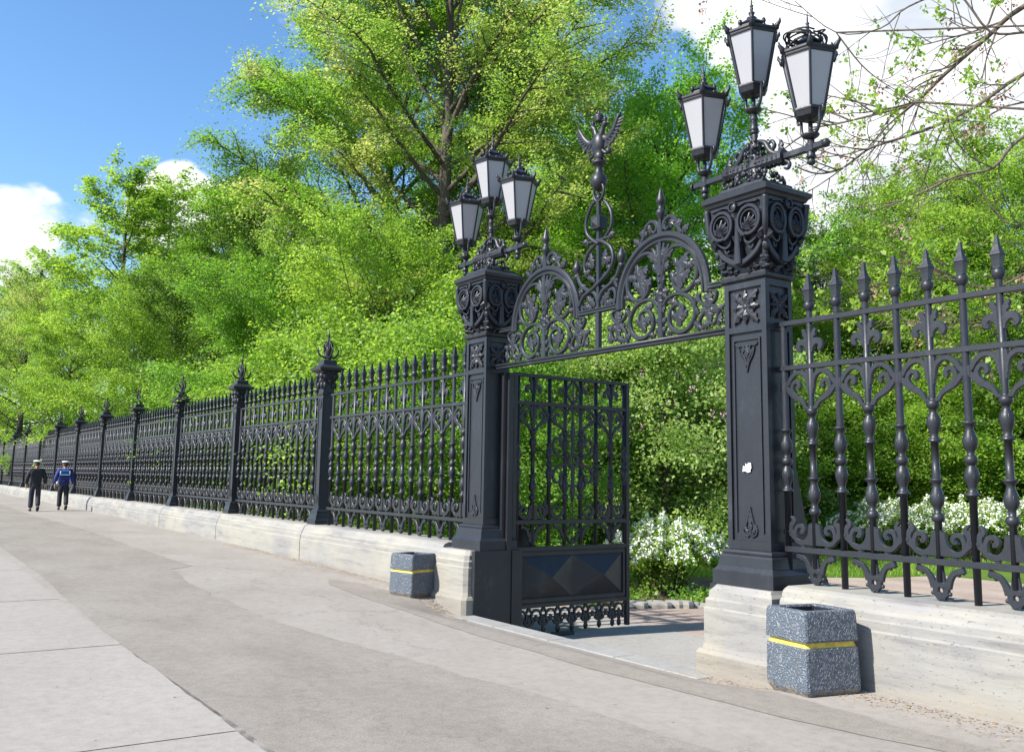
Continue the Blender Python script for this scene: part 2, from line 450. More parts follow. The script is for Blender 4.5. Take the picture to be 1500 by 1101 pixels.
def bin_mat():
    m_, t, bs, L = mat('bin_plaster')
    v = texn(t, L, 17, 1, 0.4)
    v2 = t.nodes.new('ShaderNodeMath'); v2.operation = 'MULTIPLY'; L(v.outputs['Fac'], v2.inputs[0]); v2.inputs[1].default_value = 55.0
    v3 = t.nodes.new('ShaderNodeMath'); v3.operation = 'SINE'; L(v2.outputs[0], v3.inputs[0])
    fn = texn(t, L, 60, 3, 0.6)
    v4 = t.nodes.new('ShaderNodeMath'); v4.operation = 'MULTIPLY_ADD'; L(fn.outputs['Fac'], v4.inputs[0]); v4.inputs[1].default_value = 0.35; L(v3.outputs[0], v4.inputs[2])
    mr = t.nodes.new('ShaderNodeMapRange'); mr.inputs['From Min'].default_value = 1.5; mr.inputs['From Max'].default_value = -0.3; L(v4.outputs[0], mr.inputs['Value'])
    r = ramp(t, [(0.0, (0.20,0.21,0.225)), (0.45, (0.14,0.165,0.20)), (1.0, (0.075,0.095,0.125))])
    L(mr.outputs[0], r.inputs[0])
    tc = t.nodes.new('ShaderNodeTexCoord'); sp = t.nodes.new('ShaderNodeSeparateXYZ'); L(tc.outputs['Object'], sp.inputs[0])
    nn = texn(t, L, 14, 6, 0.8)
    ma = t.nodes.new('ShaderNodeMath'); ma.operation = 'MULTIPLY_ADD'; L(nn.outputs['Fac'], ma.inputs[0]); ma.inputs[1].default_value = -0.36; L(sp.outputs['Z'], ma.inputs[2])
    m2 = t.nodes.new('ShaderNodeMapRange'); m2.inputs['From Min'].default_value = -0.12; m2.inputs['From Max'].default_value = -0.07
    m2.inputs['To Min'].default_value = 0.85; m2.inputs['To Max'].default_value = 0; L(ma.outputs[0], m2.inputs['Value'])
    mx = t.nodes.new('ShaderNodeMix'); mx.data_type = 'RGBA'; L(m2.outputs[0], mx.inputs['Factor']); L(r.outputs[0], mx.inputs['A']); mx.inputs['B'].default_value = (0.24,0.19,0.14,1)
    L(mx.outputs['Result'], bs.inputs['Base Color'])
    bs.inputs['Roughness'].default_value = 0.6
    iv = t.nodes.new('ShaderNodeMath'); iv.operation = 'SUBTRACT'; iv.inputs[0].default_value = 1; L(mr.outputs[0], iv.inputs[1])
    bump(t, L, bs, iv.outputs[0], 0.9, 0.012)
    return m_
BINM = bin_mat()

# ------------------------------------------------------------------ ground
def gz(x, y):
    xs = [-400, -60, -26, -20, -14, -4, 0, 400]
    zs = [0.30, 0.18, 0.13, 0.10, 0.05, -0.03, -0.10, -0.12]
    z = float(np.interp(x, xs, zs))
    s = max(0.0, min(1.0, (x-0.0)/1.0)) * max(0.0, min(1.0, (7.0-x)/1.2)) * max(0.0, min(1.0, (y+1.5)/0.8))
    s = s*s*(3-2*s)
    return z - 0.17*s
def sheet(name, poly_xy, lift, mt, step=0.0, kind='structure', thick=0.0):
    """sheet over the pavement following gz; poly is a list of (x, y) with matching lower/upper edges"""
    mb = MB()
    lo, hi = poly_xy
    xs = sorted(set([p[0] for p in lo]+[p[0] for p in hi]+[float(x) for x in list(np.arange(-14, 9.01, 0.12))+list(range(-60,-14,2)) if lo[0][0] < x < lo[-1][0]]))
    rj = random.Random(len(lo)); j1 = j2 = 0.0
    def itp(pts, x): return float(np.interp(x, [p[0] for p in pts], [p[1] for p in pts]))
    K = 10
    rows = []
    for x in xs:
        j1 = j1*0.7+rj.uniform(-.022,.022); j2 = j2*0.7+rj.uniform(-.03,.03)
        a, b = itp(lo, x)+j1*0.4, itp(hi, x)+j2
        ys = [a+(b-a)*k/K for k in range(K+1)]
        rows.append([(x, y, gz(x, y)+lift) for y in ys])
    mb.loft(rows, caps=False, closed=False)
    mb.f = [f[::-1] for f in mb.f]
    me = mb.mesh(name, mt)
    o = obj(name, me); tag(o, kind=kind)
    return o
# pavement from far kerbless street edge to the wall
mb = MB()
xs = [-400,-200,-100,-60,-40,-30,-26,-20,-14,-10,-6,-4,-2,-1]+[i*0.25 for i in range(0, 33)]+[9,10,12,15,20,30,60,400]
ys = [-400,-100,-40,-20,-12,-8,-6,-5,-4,-3,-2.5,-2,-1.75,-1.5,-1.3,-1.1,-0.9,-0.7,-0.55,-0.38]
mb.loft([[(x, y, gz(x, y)) for y in ys] for x in xs], caps=False, closed=False)
mb.f = [f[::-1] for f in mb.f]
tag(obj('pavement', mb.mesh('pavement', ASPH)), kind='structure')
sheet('asphalt_strip', ([(-60,-4.7),(-30,-4.82),(-9.7,-4.86),(-3.9,-4.9),(-.38,-4.98),(1.84,-5.04),(8,-5.1),(30,-5.2)],
      [(-60,-2.75),(-32.8,-2.51),(-22.9,-2.69),(-17.9,-2.54),(-12.2,-2.41),(-7.5,-2.52),(-4.71,-2.5),(-4.32,-2.95),(-1.18,-3.22),(.07,-3.2),(1.13,-3.25),(3.2,-3.07),(4.9,-2.9),(8,-2.7),(30,-2.4)]), 0.004, ASPH_D)
sheet('asphalt_patch', ([(-2.2,-1.10),(-1.5,-1.35),(1.5,-1.6),(3.2,-1.75),(5.2,-1.8),(7.4,-1.7),(9.5,-1.3)], [(-2.2,-1.04),(-1.5,-0.85),(0.4,-0.82),(1.5,-0.9),(3.2,-0.85),(5.2,-0.9),(7.4,-1.2),(9.5,-1.2)]), 0.004, ASPH_D)
# concrete slabs along the street side of the pavement (each slab a piece with open joints)
slabs = obj('slab_paving', None); tag(slabs, kind='structure')
for i in range(-9, 7):
    x0 = 2.1+i*3.6; 
    for j in range(2):
        y1 = -5.03-j*3.0; y0 = y1-2.99
        mb = MB(); g = 0.012
        xa, xb = x0+g, x0+3.6-g
        mb.loft([[(x, y, gz(x, y)+0.004) for y in (y0+0.01, y1-0.012)] for x in np.linspace(xa, xb, 5)], caps=False, closed=False)
        mb.f = [f[::-1] for f in mb.f]
        if -14 < x0 < 14: obj('slab', mb.mesh('slab', CONC), slabs)
# granite threshold strip of long stones
th = obj('threshold', None); tag(th, kind='structure')
for x0, x1 in ((0.75,1.9),(1.91,3.05),(3.06,4.2),(4.21,5.42)):
    mb = MB(); mb.bbox(x0, x1-0.006, -0.68, -0.385, -0.66, -0.262, 0.006)
    obj('granite_block', mb.mesh('granite_block', GRAN), th)
# ground inside the gate
mb = MB(); mb.box(-2.6, 5.3, 0.36, 2.86, -0.9, -0.655); mb.box(1.02, 5.2, -0.38, 0.358, -0.9, -0.655)
tag(obj('gate_paving', mb.mesh('gate_paving', PAVE_IN)), kind='structure')
GIN = -0.66
def flat_poly(name, pts, z, mt):
    b = MB(); b.v = [(x, y, z) for x, y in pts]; b.face(list(range(len(pts))))
    me = b.mesh(name, mt)
    return tag(obj(name, me), kind='structure')
mb = MB()
xs2 = [-500,-200,-100,-60]+list(range(-56, 41, 4))+[60,100,500]; ys2 = [-0.37,2,4,6,8,10,12,14,18,24,30,40,60,100,200,500]
def giz(x, y): return GIN-0.01+(0.0 if y < 16 else min(1.0, (y-16)*0.03))
mb.loft([[(x, y, giz(x, y)) for y in ys2] for x in xs2], caps=False, closed=False); mb.f = [f[::-1] for f in mb.f]
tag(obj('lawn', mb.mesh('lawn', LAWN)), kind='structure')
flat_poly('sand_path', [(-2.6,2.862),(5.3,2.86),(5.3,0.4),(24,0.4),(24,30),(-1,30),(-2.3,22.6),(-2.2,18.5),(-1.9,14.6),(-2.2,12.8),(-3.3,10.9),(-2.6,9.2),(-0.1,6.9),(0.6,6.35),(0.05,5.6),(-0.95,3.9)][::-1][::-1], GIN+0.002, SAND)
flat_poly('soil_bed', [(-1.0,3.9),(0.0,5.6),(0.55,6.35),(-0.15,6.95),(-2.7,9.3),(-4.6,9.0),(-4.4,6.0),(-3.0,4.2)], GIN-0.004, SOIL)

# ------------------------------------------------------------------ the plinth wall
S = 5.175; YW = -0.40
def wall_profile(front, top=0.62):
    return [(front,-0.9),(front,0.36),(front+0.012,0.375),(front+0.012,0.44),(front+0.03,0.455),(front+0.035,0.50),(front+0.06,0.53),(front+0.075,0.575),(front+0.10,0.60),(front+0.15,top),(0.30,top),(0.34,0.58),(0.34,-0.9)]
def wall_block(parent, x0, x1, front=YW):
    b = MB(); g = 0.012
    prof = wall_profile(front)
    n = max(2, int((x1-x0)/1.3)+1)
    sec = []
    for k in range(n+1):
        x = x0+g+(x1-x0-2*g)*k/n
        sec.append([(x, y+random.uniform(-.002,.002)*(0 < i < 10), z) for i, (y, z) in enumerate(prof)])
    b.loft(sec, True)
    c = 'x'
    return obj('stone_block', b.mesh('stone_block', STONE), parent)
wall = thing('plinth_wall', 'long low pale limestone wall carrying the fence left of the gate', 'wall', (0,0,0))
core = MB(); core.box(-S*14, 0.0, -0.372, 0.28, -0.9, 0.35)
obj('mortar_core', core.mesh('mortar_core', SOIL), wall)
for n in range(-14, 0):
    x0, x1 = n*S, (n+1)*S
    if n == -1: x1 = 0.06
    wall_block(wall, x0, x1)
wall2 = thing('plinth_wall', 'low pale limestone wall carrying the fence right of the gate, behind the nearest bin', 'wall', (0,0,0))
wall_block(wall2, 6.10, 10.8); wall_block(wall2, 10.8, 15.9)
def pedestal(x0, x1, front, label, jamb_side):
    t = thing('gate_pedestal', label, 'pedestal', (0,0,0), 0, 'stone pedestals under the gate pillars')
    b = MB()
    c = 0.05
    def ring(ex, z, back=0.36):
        a, d = x0-ex, x1+ex
        f = front-ex
        return [(a,f+(0.0),z),(d-c,f,z),(d,f+c,z),(d,back,z),(a,back,z)] if jamb_side > 0 else [(a+c,f,z),(d,f,z),(d,back,z),(a,back,z),(a,f+c,z)]
    b.loft([ring(0.055,-0.9), ring(0.055,-0.07), ring(0.03,-0.035), ring(0.012,-0.03), ring(0.004,0.0), ring(0,0.02), ring(0,0.34), ring(-0.012,0.355), ring(-0.012,0.42), ring(-0.035,0.44), ring(-0.04,0.50), ring(-0.07,0.53), ring(-0.09,0.56)])
    obj('stone_block', b.mesh('pedestal_block', STONE), t)
    return t
pedestal(0.08, 0.935, -0.50, 'pale stone pedestal under the left gate pillar, beside the blue grey bin', 1)
pedestal(5.20, 6.09, -0.44, 'pale stone pedestal under the right gate pillar with sand at its foot', -1)

# ------------------------------------------------------------------ fence castings (shared meshes)
def bar_prof(kind, z0, ztop, spear):
    r = 0.0285
    p = []
    def bal(z, up=1, s=1.0):
        """acanthus baluster: collar, vase, ring ball; z is the collar height, up=-1 flips"""
        q = [(r,0),(0.040,0.004),(0.043,0.014),(0.030,0.022),(0.028,0.04),(0.034,0.07),(0.044,0.11),(0.046,0.15),(0.040,0.19),(0.031,0.215),(0.040,0.225),(0.046,0.245),(0.046,0.27),(0.038,0.295),(0.030,0.305),(r,0.315)]
        return [(a, z-up*b) for a, b in q]
    n_ = 0.0285
    def vase(z, up):
        """flared lip at z, body swelling away from it; up = direction of the body"""
        q = [(r,-0.004),(0.052,0.0),(0.054,0.010),(0.042,0.022),(n_,0.045),(0.032,0.07),(0.045,0.11),(0.052,0.15),(0.052,0.175),(0.043,0.21),(n_,0.23)]
        q = [(a_*1.08, z+up*b_) for a_, b_ in q]
        return q if up > 0 else q[::-1]
    def ringb(z, hh=0.032, rr=0.052):
        return [(n_,z-hh-0.006),(0.040,z-hh),(rr,z-hh*0.35),(rr,z+hh*0.35),(0.040,z+hh),(n_,z+hh+0.006)]
    if kind == 'A':      # two vases meeting at a ring in the middle
        mid = vase(1.455, 1)+ringb(1.735)+vase(2.035, -1)
        p = [(r, z0)]+mid+[(r, ztop)]
    else:                # lip up over a ring below, lip down under a ring above
        p = [(r, z0)]+ringb(1.275)+vase(1.585, -1)+vase(1.885, 1)+ringb(2.19)+[(r,2.24),(r, ztop)]
    return p
def flutes(b, zc, h, r, n=6):
    for k in range(n):
        a = 2*PI*k/n+0.3
        x, y = math.cos(a)*r, math.sin(a)*r
        b.tube([(x*0.7,y*0.7,zc-h),(x*0.95,y*0.95,zc-h*0.3),(x*0.98,y*0.98,zc+h*0.3),(x*0.7,y*0.7,zc+h)], [0.003,0.008,0.008,0.003], 4)
def bar_mesh(kind, z0, ztop, detail=True):
    b = MB()
    b.lathe(0, 0, bar_prof(kind, z0, ztop, True), 10)
    if detail:
        if kind == 'A':
            flutes(b, 1.60, 0.06, 0.050); flutes(b, 1.88, 0.06, 0.050)
        else:
            flutes(b, 1.43, 0.06, 0.050); flutes(b, 2.05, 0.06, 0.050)
    return b.mesh('bar_'+kind, IRON)
def spear_mesh():
    b = MB()
    b.lathe(0, 0, [(0.026,3.13),(0.036,3.145),(0.049,3.165),(0.053,3.185),(0.049,3.205),(0.034,3.222),(0.028,3.232)], 10)
    b.lathe(0, 0, [(0.040,3.225),(0.040,3.24),(0.047,3.29),(0.056,3.325),(0.064,3.332),(0.062,3.340),(0.042,3.37),(0.028,3.41),(0.016,3.485),(0.009,3.497)], 4, PI/4, False)
    return b.mesh('spear_tip', IRON)
def scroll_up():
    b = MB(); b.wk = 1.22; T = 0.034
    for s in (-1, 1):
        f = lambda pts: [(s*x, z) for x, z in pts]
        b.ribbon(f(smooth([(0.022,2.40),(0.030,2.47),(0.055,2.525),(0.11,2.562),(0.17,2.555),(0.225,2.51),(0.262,2.455),(0.302,2.435)])), 0.038, T)
        pts = smooth([(0.30,2.425),(0.255,2.405),(0.20,2.345),(0.14,2.315),(0.085,2.275),(0.055,2.225),(0.028,2.235)])
        b.ribbon(f(pts), taper(len(pts), 0.040, 0.042, 0.016), T)
        pts = smooth([(0.165,2.335),(0.208,2.385),(0.212,2.435),(0.18,2.475),(0.14,2.465),(0.128,2.43),(0.15,2.415)])
        b.ribbon(f(pts), taper(len(pts), 0.036, 0.034, 0.034), T)
        b.prism(f([(0,2.60),(0.035,2.60),(0.045,2.54),(0.030,2.50),(0.030,2.36),(0,2.33)]), -T/2-0.003, T/2+0.003)
    return b.mesh('scroll_frieze', IRON)
def boss(z, h=0.05, w=0.05):
    b = MB(); b.bbox(-w, w, -0.022, 0.022, z-h, z+h, 0.008)
    return b.mesh('boss', IRON)
def scroll_low():
    b = MB(); b.wk = 1.22; T = 0.034
    for s in (-1, 1):
        f = lambda pts: [(s*x, z) for x, z in pts]
        pts = smooth([(0.030,1.16),(0.04,1.08),(0.075,1.02),(0.13,0.99),(0.19,1.0),(0.24,1.045),(0.302,1.085)])
        b.ribbon(f(pts), taper(len(pts), 0.06, 0.042, 0.032), T)
        pts = smooth([(0.235,1.05),(0.262,1.10),(0.255,1.15),(0.23,1.175),(0.235,1.20),(0.262,1.225)])
        b.ribbon(f(pts), taper(len(pts), 0.036, 0.044, 0.014), T)
        pts = smooth([(0.215,1.03),(0.215,1.09),(0.19,1.135),(0.145,1.14),(0.12,1.11),(0.135,1.085),(0.155,1.095)])
        b.ribbon(f(pts), taper(len(pts), 0.032, 0.036, 0.034), T)
        b.prism(f([(0,1.175),(0.034,1.175),(0.05,1.05),(0.10,0.975),(0.0,0.975)]), -T/2-0.003, T/2+0.003)
        b.prism(f([(0.105,0.93),(0.155,0.93),(0.145,0.985),(0.115,0.985)]), -T/2+0.003, T/2-0.003)
    return b.mesh('scroll_frieze', IRON)
def pendant():
    b = MB(); b.wk = 1.15; T = 0.034
    for s in (-1, 1):
        f = lambda pts: [(s*x, z) for x, z in pts]
        pts = smooth([(0.205,0.875),(0.165,0.862),(0.12,0.845),(0.085,0.80),(0.065,0.755),(0.055,0.73)])
        b.ribbon(f(pts), taper(len(pts), 0.044, 0.038, 0.06), T)
        for q in ((0.195,0.855),(0.155,0.835),(0.075,0.735),(0.075,0.68)):
            b.lathe(s*q[0], 0, [(0.001,q[1]-0.018),(0.014,q[1]-0.012),(0.018,q[1]),(0.014,q[1]+0.012),(0.001,q[1]+0.018)], 6)
    ringp = arc(0, 0.705, 0.050, 30, 390, 6)
    b.ribbon(ringp, 0.048, T)
    b.prism([(-0.05,0.66),(-0.03,0.632),(0.03,0.632),(0.05,0.66)], -T/2, T/2)
    b.prism([(-0.05,0.75),(0.05,0.75),(0.035,0.80),(0.026,0.86),(-0.026,0.86),(-0.035,0.80)], -T/2+0.002, T/2-0.002)
    return b.mesh('pendant_ornament', IRON)
def fleur():
    b = MB(); b.wk = 1.22; T = 0.034
    for s in (-1, 1):
        f = lambda pts: [(s*x, z) for x, z in pts]
        b.prism(f([(0.010,2.92),(0.028,2.925),(0.045,2.955),(0.075,2.972),(0.082,2.95),(0.070,2.93),(0.074,2.905),(0.052,2.885),(0.060,2.86),(0.050,2.83),(0.010,2.83)]), -T/2, T/2)
        pts = smooth([(0.015,2.80),(0.055,2.838),(0.098,2.842),(0.128,2.812),(0.120,2.778),(0.096,2.776)])
        b.ribbon(f(pts), taper(len(pts), 0.06, 0.048, 0.034), T)
    b.prism([(-0.045,2.80),(-0.035,2.745),(0.035,2.745),(0.045,2.80),(0.03,2.84),(-0.03,2.84)], -T/2-0.002, T/2+0.002)
    return b.mesh('fleur_ornament', IRON)
M_A = bar_mesh('A', 0.60, 3.16); M_A0 = bar_mesh('A', 0.60, 3.03); M_B = bar_mesh('B', 0.77, 3.16); M_SP = spear_mesh()
M_SU = scroll_up(); M_SL = scroll_low(); M_PD = pendant(); M_FL = fleur(); M_B1 = boss(2.44, 0.045, 0.045); M_B2 = boss(1.085, 0.02, 0.05)
def fence_panel(label, xa, xb, nb, first='A'):
    """nb intervals between xa and xb, bars at every step"""
    t = thing('iron_fence', label, 'fence panel', (xa, 0, 0), 0, 'cast iron fence panels')
    w = xb-xa
    for z, hh in ((3.045, 0.024), (2.615, 0.024), (0.925, 0.026)):
        b = MB(); b.bbox(-0.10, w+0.10, -0.030, 0.030, z-hh, z+hh, 0.004)
        obj('rail', b.mesh('rail', IRON), t)
    step = w/nb
    k0 = 0
    sx = step/0.3025
    for i in range(nb+1):
        kind = 'A' if i % 2 == 0 else 'B'
        end = i in (0, nb)
        o = obj('bar', M_A0 if end else (M_A if kind == 'A' else M_B), t, (i*step, 0, 0))
        if not end: obj('spear_tip', M_SP, o)
        if kind == 'B':
            for me, nm in ((M_SU,'scroll_ornament'),(M_SL,'scroll_ornament'),(M_PD,'pendant_ornament'),(M_FL,'fleur_ornament')):
                q = obj(nm, me, t, (i*step, 0, 0))
                if me in (M_SU, M_SL): q.scale = (sx, 1, 1)
        else:
            obj('collar', M_B1, t, (i*step, 0, 0)); obj('collar', M_B2, t, (i*step, 0, 0))
    return t
def post_mesh_parts():
    b = MB()
    b.sq(0,0,[(0.20,0.20,0.60),(0.20,0.20,0.70),(0.185,0.185,0.715),(0.165,0.165,0.80),(0.150,0.150,0.83),(0.150,0.150,0.86),(0.125,0.125,0.90)])
    base = b.mesh('post_base', IRON)
    b = MB()
    b.sq(0,0,[(0.105,0.105,0.90),(0.105,0.105,3.06)])
    for s in (-1,1):     # raised margins leave a sunk panel
        b.box(s*0.095-0.014, s*0.095+0.014, -0.115, -0.1052, 0.98, 3.0)
    b.box(-0.081,0.081,-0.115,-0.1052,0.98,1.0); b.box(-0.081,0.081,-0.115,-0.1052,2.98,3.0)
    b.leaf((0,2.96), -PI/2, 0.16, 0.10, 0.02, -0.112)
    b.leaf((0,1.02), PI/2, 0.16, 0.10, 0.02, -0.112)
    shaft = b.mesh('post_shaft', IRON)
    b = MB()
    b.sq(0,0,[(0.125,0.125,3.06),(0.13,0.13,3.09),(0.11,0.11,3.11),(0.112,0.112,3.30),(0.15,0.15,3.42),(0.16,0.16,3.50)])
    for sx, sy in ((0,-1),(0,1),(1,0),(-1,0)):
        for q in (-0.095, 0.095):
            cx, cy = (q, sy*0.145) if sx == 0 else (sx*0.145, q)
            b.ball((cx, cy, 3.42), 0.055, 8, 6, 1, 1, 1.1)
            b.ball((cx*0.85, cy*0.9, 3.24), 0.042, 8, 6, 1, 1, 1.6)
        b.ball((sx*0.15, sy*0.15, 3.46), 0.035, 8, 5)
        b.ball((sx*0.12, sy*0.12, 3.33), 0.04, 8, 5, 1, 1, 1.8)
    capital = b.mesh('post_capital', IRON)
    b = MB()
    b.sq(0,0,[(0.20,0.20,3.50),(0.24,0.24,3.53),(0.25,0.25,3.575),(0.22,0.22,3.59),(0.15,0.15,3.64),(0.135,0.135,3.65),(0.135,0.135,3.72),(0.12,0.12,3.735)])
    cap = b.mesh('post_cap', IRON)
    b = MB()             # crest finial: crossed curved arms around an eagle-like staff
    b.lathe(0,0,[(0.09,3.73),(0.05,3.77),(0.035,3.80),(0.05,3.84),(0.065,3.90),(0.055,3.97),(0.03,4.02),(0.04,4.06),(0.045,4.10),(0.02,4.15),(0.028,4.20),(0.015,4.25),(0.008,4.33)], 8)
    for a in (0.0, PI/2):
        c, s_ = math.cos(a), math.sin(a)
        for s in (-1,1):
            pts = smooth([(0,0,3.78),(0.09*s,0,3.79),(0.17*s,0,3.83),(0.215*s,0,3.92),(0.20*s,0,3.97)])
            b.tube([(p[0]*c, p[0]*s_, p[2]) for p in pts], taper(len(pts),0.022,0.02,0.008), 5)
            p = (0.215*s*c, 0.215*s*s_, 3.925)
            b.ball(p, 0.022, 6, 4)
            pts = smooth([(0.03*s,0,3.90),(0.08*s,0,3.97),(0.085*s,0,4.05),(0.05*s,0,4.12)])
            b.tube([(p[0]*c, p[0]*s_, p[2]) for p in pts], taper(len(pts),0.028,0.022,0.006), 5)
    fin = b.mesh('post_finial', IRON)
    return (('base',base),('shaft',shaft),('capital',capital),('cap',cap),('finial',fin))
PP = post_mesh_parts()
def fence_post(n, label):
    t = thing('fence_post', label, 'fence post', (-S*n if n > 0 else 10.8, 0, 0), 0, 'cast iron fence posts')
    for nm, me in PP: obj(nm, me, t)
ords = ['', 'first', 'second', 'third', 'fourth', 'fifth', 'sixth', 'seventh', 'eighth', 'ninth', 'tenth', 'eleventh', 'twelfth', 'thirteenth', 'fourteenth']
for n in range(1, 15):
    fence_post(n, 'black cast iron fence post with spiked crest, %s post left of the gate' % ords[n])
for n in range(0, 14):
    xr = -S*n-0.175 if n else 0.32
    xl = -S*(n+1)+(0.18 if n else 0.385)
    fence_panel('black spear topped fence panel, %s panel leftwards from the left gate pillar' % ords[n+1], xl, xr, 16)
fence_panel('large near black fence panel right of the right gate pillar, above the nearest bin', 5.925, 5.925+0.3035*16, 16)

# ------------------------------------------------------------------ gate pillars
def rosette(b, cx, cz, r, y, t=0.02, n=8):
    for k in range(n):
        a = 2*PI*k/n
        L_ = r*(1.36 if k % 2 else 1.02)
        b.leaf((cx+0.02*math.cos(a), cz+0.02*math.sin(a)), a, L_-0.02, r*(0.62 if k % 2 else 0.44), t*1.8, y, 3, 0.8)
    b.ball((cx, y-0.004, cz), 0.032, 10, 6, 1, 0.6, 1)
def ysign(bm, fn):
    pass
def pillar(cx, label, side):
    t = thing('gate_pillar', label, 'gate pillar', (cx, 0, 0), 0, 'cast iron gate pillars')
    HX, HY = 0.265, 0.19
    b = MB()
    b.sq(0,0,[(0.375,0.30,0.565),(0.375,0.30,0.69),(0.365,0.29,0.70),(0.335,0.26,0.74),(0.325,0.25,0.83),(0.315,0.24,0.845),(0.30,0.225,0.85),(0.305,0.23,0.87),(0.295,0.22,0.89),(0.27,0.195,0.90)])
    obj('base', b.mesh('pillar_base', IRON), t)
    b = MB()
    b.sq(0,0,[(HX-0.026,HY-0.026,0.90),(HX-0.026,HY-0.026,3.50)])
    # raised borders of the sunk panels, front/back and the two sides
    def frame_f(z0, z1, yf, sgn, m_=0.055):
        a, c = sorted((yf, yf+sgn*0.028))
        b.box(-HX, -HX+m_, a, c, z0, z1); b.box(HX-m_, HX, a, c, z0, z1)
    for sgn in (-1, 1):
        yf = sgn*(HY-0.028)
        frame_f(0.902, 3.498, yf, sgn)
        a, c = sorted((yf, yf+sgn*0.027))
        for z0, z1 in ((0.902,0.98),(2.99,3.05),(3.43,3.498)): b.box(-HX+0.055, HX-0.055, a, c, z0, z1)
        a, c = sorted((sgn*(HX-0.028), sgn*(HX+0.001)))
        for y0, y1 in ((-HY+0.002, -HY+0.055),(HY-0.055, HY-0.002)): b.box(a, c, y0, y1, 0.904, 3.496)
        for z0, z1 in ((0.904,0.98),(2.99,3.05),(3.43,3.496)): b.box(a, c, -HY+0.055, HY-0.055, z0, z1)
    # inner bead of the long panel
    for x in (-0.165, 0.165): b.box(x-0.009, x+0.009, -HY+0.010, -HY+0.0265, 1.06, 2.93)
    b.box(-0.156,0.156,-HY+0.010,-HY+0.0265,2.912,2.93)
    obj('shaft', b.mesh('pillar_shaft', IRON), t)
    # ornaments
    b = MB(); rosette(b, 0, 3.24, 0.165, -HY+0.012, 0.024)
    obj('rosette', b.mesh('rosette', IRON), t)
    b = MB(); rosette(b, 0, 3.24, 0.125, 0.006, 0.024)
    me = b.mesh('rosette_side', IRON)
    for sgn in (-1, 1):
        o = obj('rosette', me, t, (sgn*(HX-0.004), 0, 0), sgn*PI/2)
    b = MB()
    y = -HY+0.020
    for s in (-1, 1):
        b.ribbon([(s*x, z) for x, z in smooth([(0.14,2.885),(0.11,2.86),(0.055,2.862),(0.035,2.82),(0.06,2.785),(0.03,2.74),(0,2.66)])], 0.022, 0.018, y)
        b.ribbon([(s*x, z) for x, z in smooth([(0.10,2.84),(0.075,2.76),(0.03,2.69),(0,2.60)])], 0.014, 0.018, y)
    b.leaf((0,2.87), -PI/2, 0.13, 0.07, 0.03, y)
    obj('drop_ornament', b.mesh('drop_ornament', IRON), t)
    b = MB()
    for s in (-1, 1):
        b.ribbon([(s*x, z) for x, z in smooth([(0.02,1.02),(0.07,1.04),(0.085,1.09),(0.05,1.13),(0.03,1.19),(0,1.30)])], 0.018, 0.018, y)
        b.leaf((s*0.02,1.03), PI/2-s*0.5, 0.12, 0.05, 0.028, y)
    b.leaf((0,1.03), PI/2, 0.22, 0.06, 0.03, y)
    obj('drop_ornament', b.mesh('drop_ornament', IRON), t)
    # neck band
    b = MB(); b.sq(0,0,[(0.275,0.20,3.502),(0.295,0.22,3.515),(0.300,0.225,3.54),(0.285,0.21,3.555),(0.275,0.20,3.575)])
    obj('neck_band', b.mesh('neck_band', IRON), t)
    # capital: flaring bell, big paired volutes, rosettes and a V of acanthus
    b = MB()
    b.sq(0,0,[(0.262,0.185,3.57),(0.265,0.19,3.72),(0.30,0.22,3.86),(0.345,0.26,4.0),(0.36,0.275,4.12),(0.37,0.285,4.30)])
    obj('capital_bell', b.mesh('capital_bell', IRON), t)
    b = MB()
    def face_orn(b, hw, off, flip=None):
        k = hw/0.36
        def yy(z): return -(off + (0.10*max(0, min(1, (z-3.72)/0.35))))
        for s in (-1, 1):
            g = lambda pts: [(s*x*k, z) for x, z in pts]
            # volute drum
            y0 = yy(4.05)-0.012
            b.ribbon(g(spiral(0.19, 4.065, 0.150, 0.135, 250, -110, 22)), 0.034, 0.06, y0)
            b.ribbon(g(spiral(0.19, 4.065, 0.108, 0.10, 250, -110, 18)), 0.016, 0.04, y0)
            for q in range(7):
                a = PI/2+(q-3)*0.42
                b.leaf((s*0.19*k, 3.965), PI/2+(q-3)*0.40, 0.175-abs(q-3)*0.022, 0.052, 0.06, y0+0.004, 3, 0.9)
            for q in (-1,1):
                b.leaf((s*0.19*k+q*0.02, 3.975), PI/2+q*1.9, 0.07, 0.04, 0.05, y0, 2, 0.8)
            # stems of the V
            pts = g(smooth([(0.345,3.95),(0.30,3.86),(0.22,3.765),(0.11,3.70),(0.0,3.66)]))
            b.ribbon(pts, taper(len(pts), 0.02, 0.05, 0.055), 0.07, yy(3.75)-0.025)
            b.leaf((s*0.30*k, 3.86), PI/2+s*0.35*-1, 0.12, 0.07, 0.08, yy(3.9)-0.03, 1, 0.8)
            pts = g(smooth([(0.335,3.99),(0.26,3.90),(0.17,3.85),(0.11,3.87),(0.10,3.92),(0.14,3.93)]))
            b.ribbon(pts, 0.024, 0.05, yy(3.87)-0.02)
            pts = g(smooth([(0.13,3.82),(0.17,3.80),(0.19,3.84),(0.16,3.87),(0.13,3.85)]))
            b.ribbon(pts, 0.022, 0.04, yy(3.83)-0.02)
            for q, (x, z, a) in enumerate(((0.24,3.72,-0.6),(0.15,3.66,-0.9),(0.22,3.63,-0.5),(0.08,3.62,-1.3),(0.26,3.66,0.6),(0.14,3.60,0.3))):
                b.leaf((s*x*k, z), a if s > 0 else PI-a, 0.075, 0.055, 0.06, yy(z)-0.008, 2, 0.8)
            b.leaf((s*0.03*k, 3.88), PI/2-s*0.35, 0.12, 0.05, 0.05, yy(3.92)-0.012, 2, 0.8)
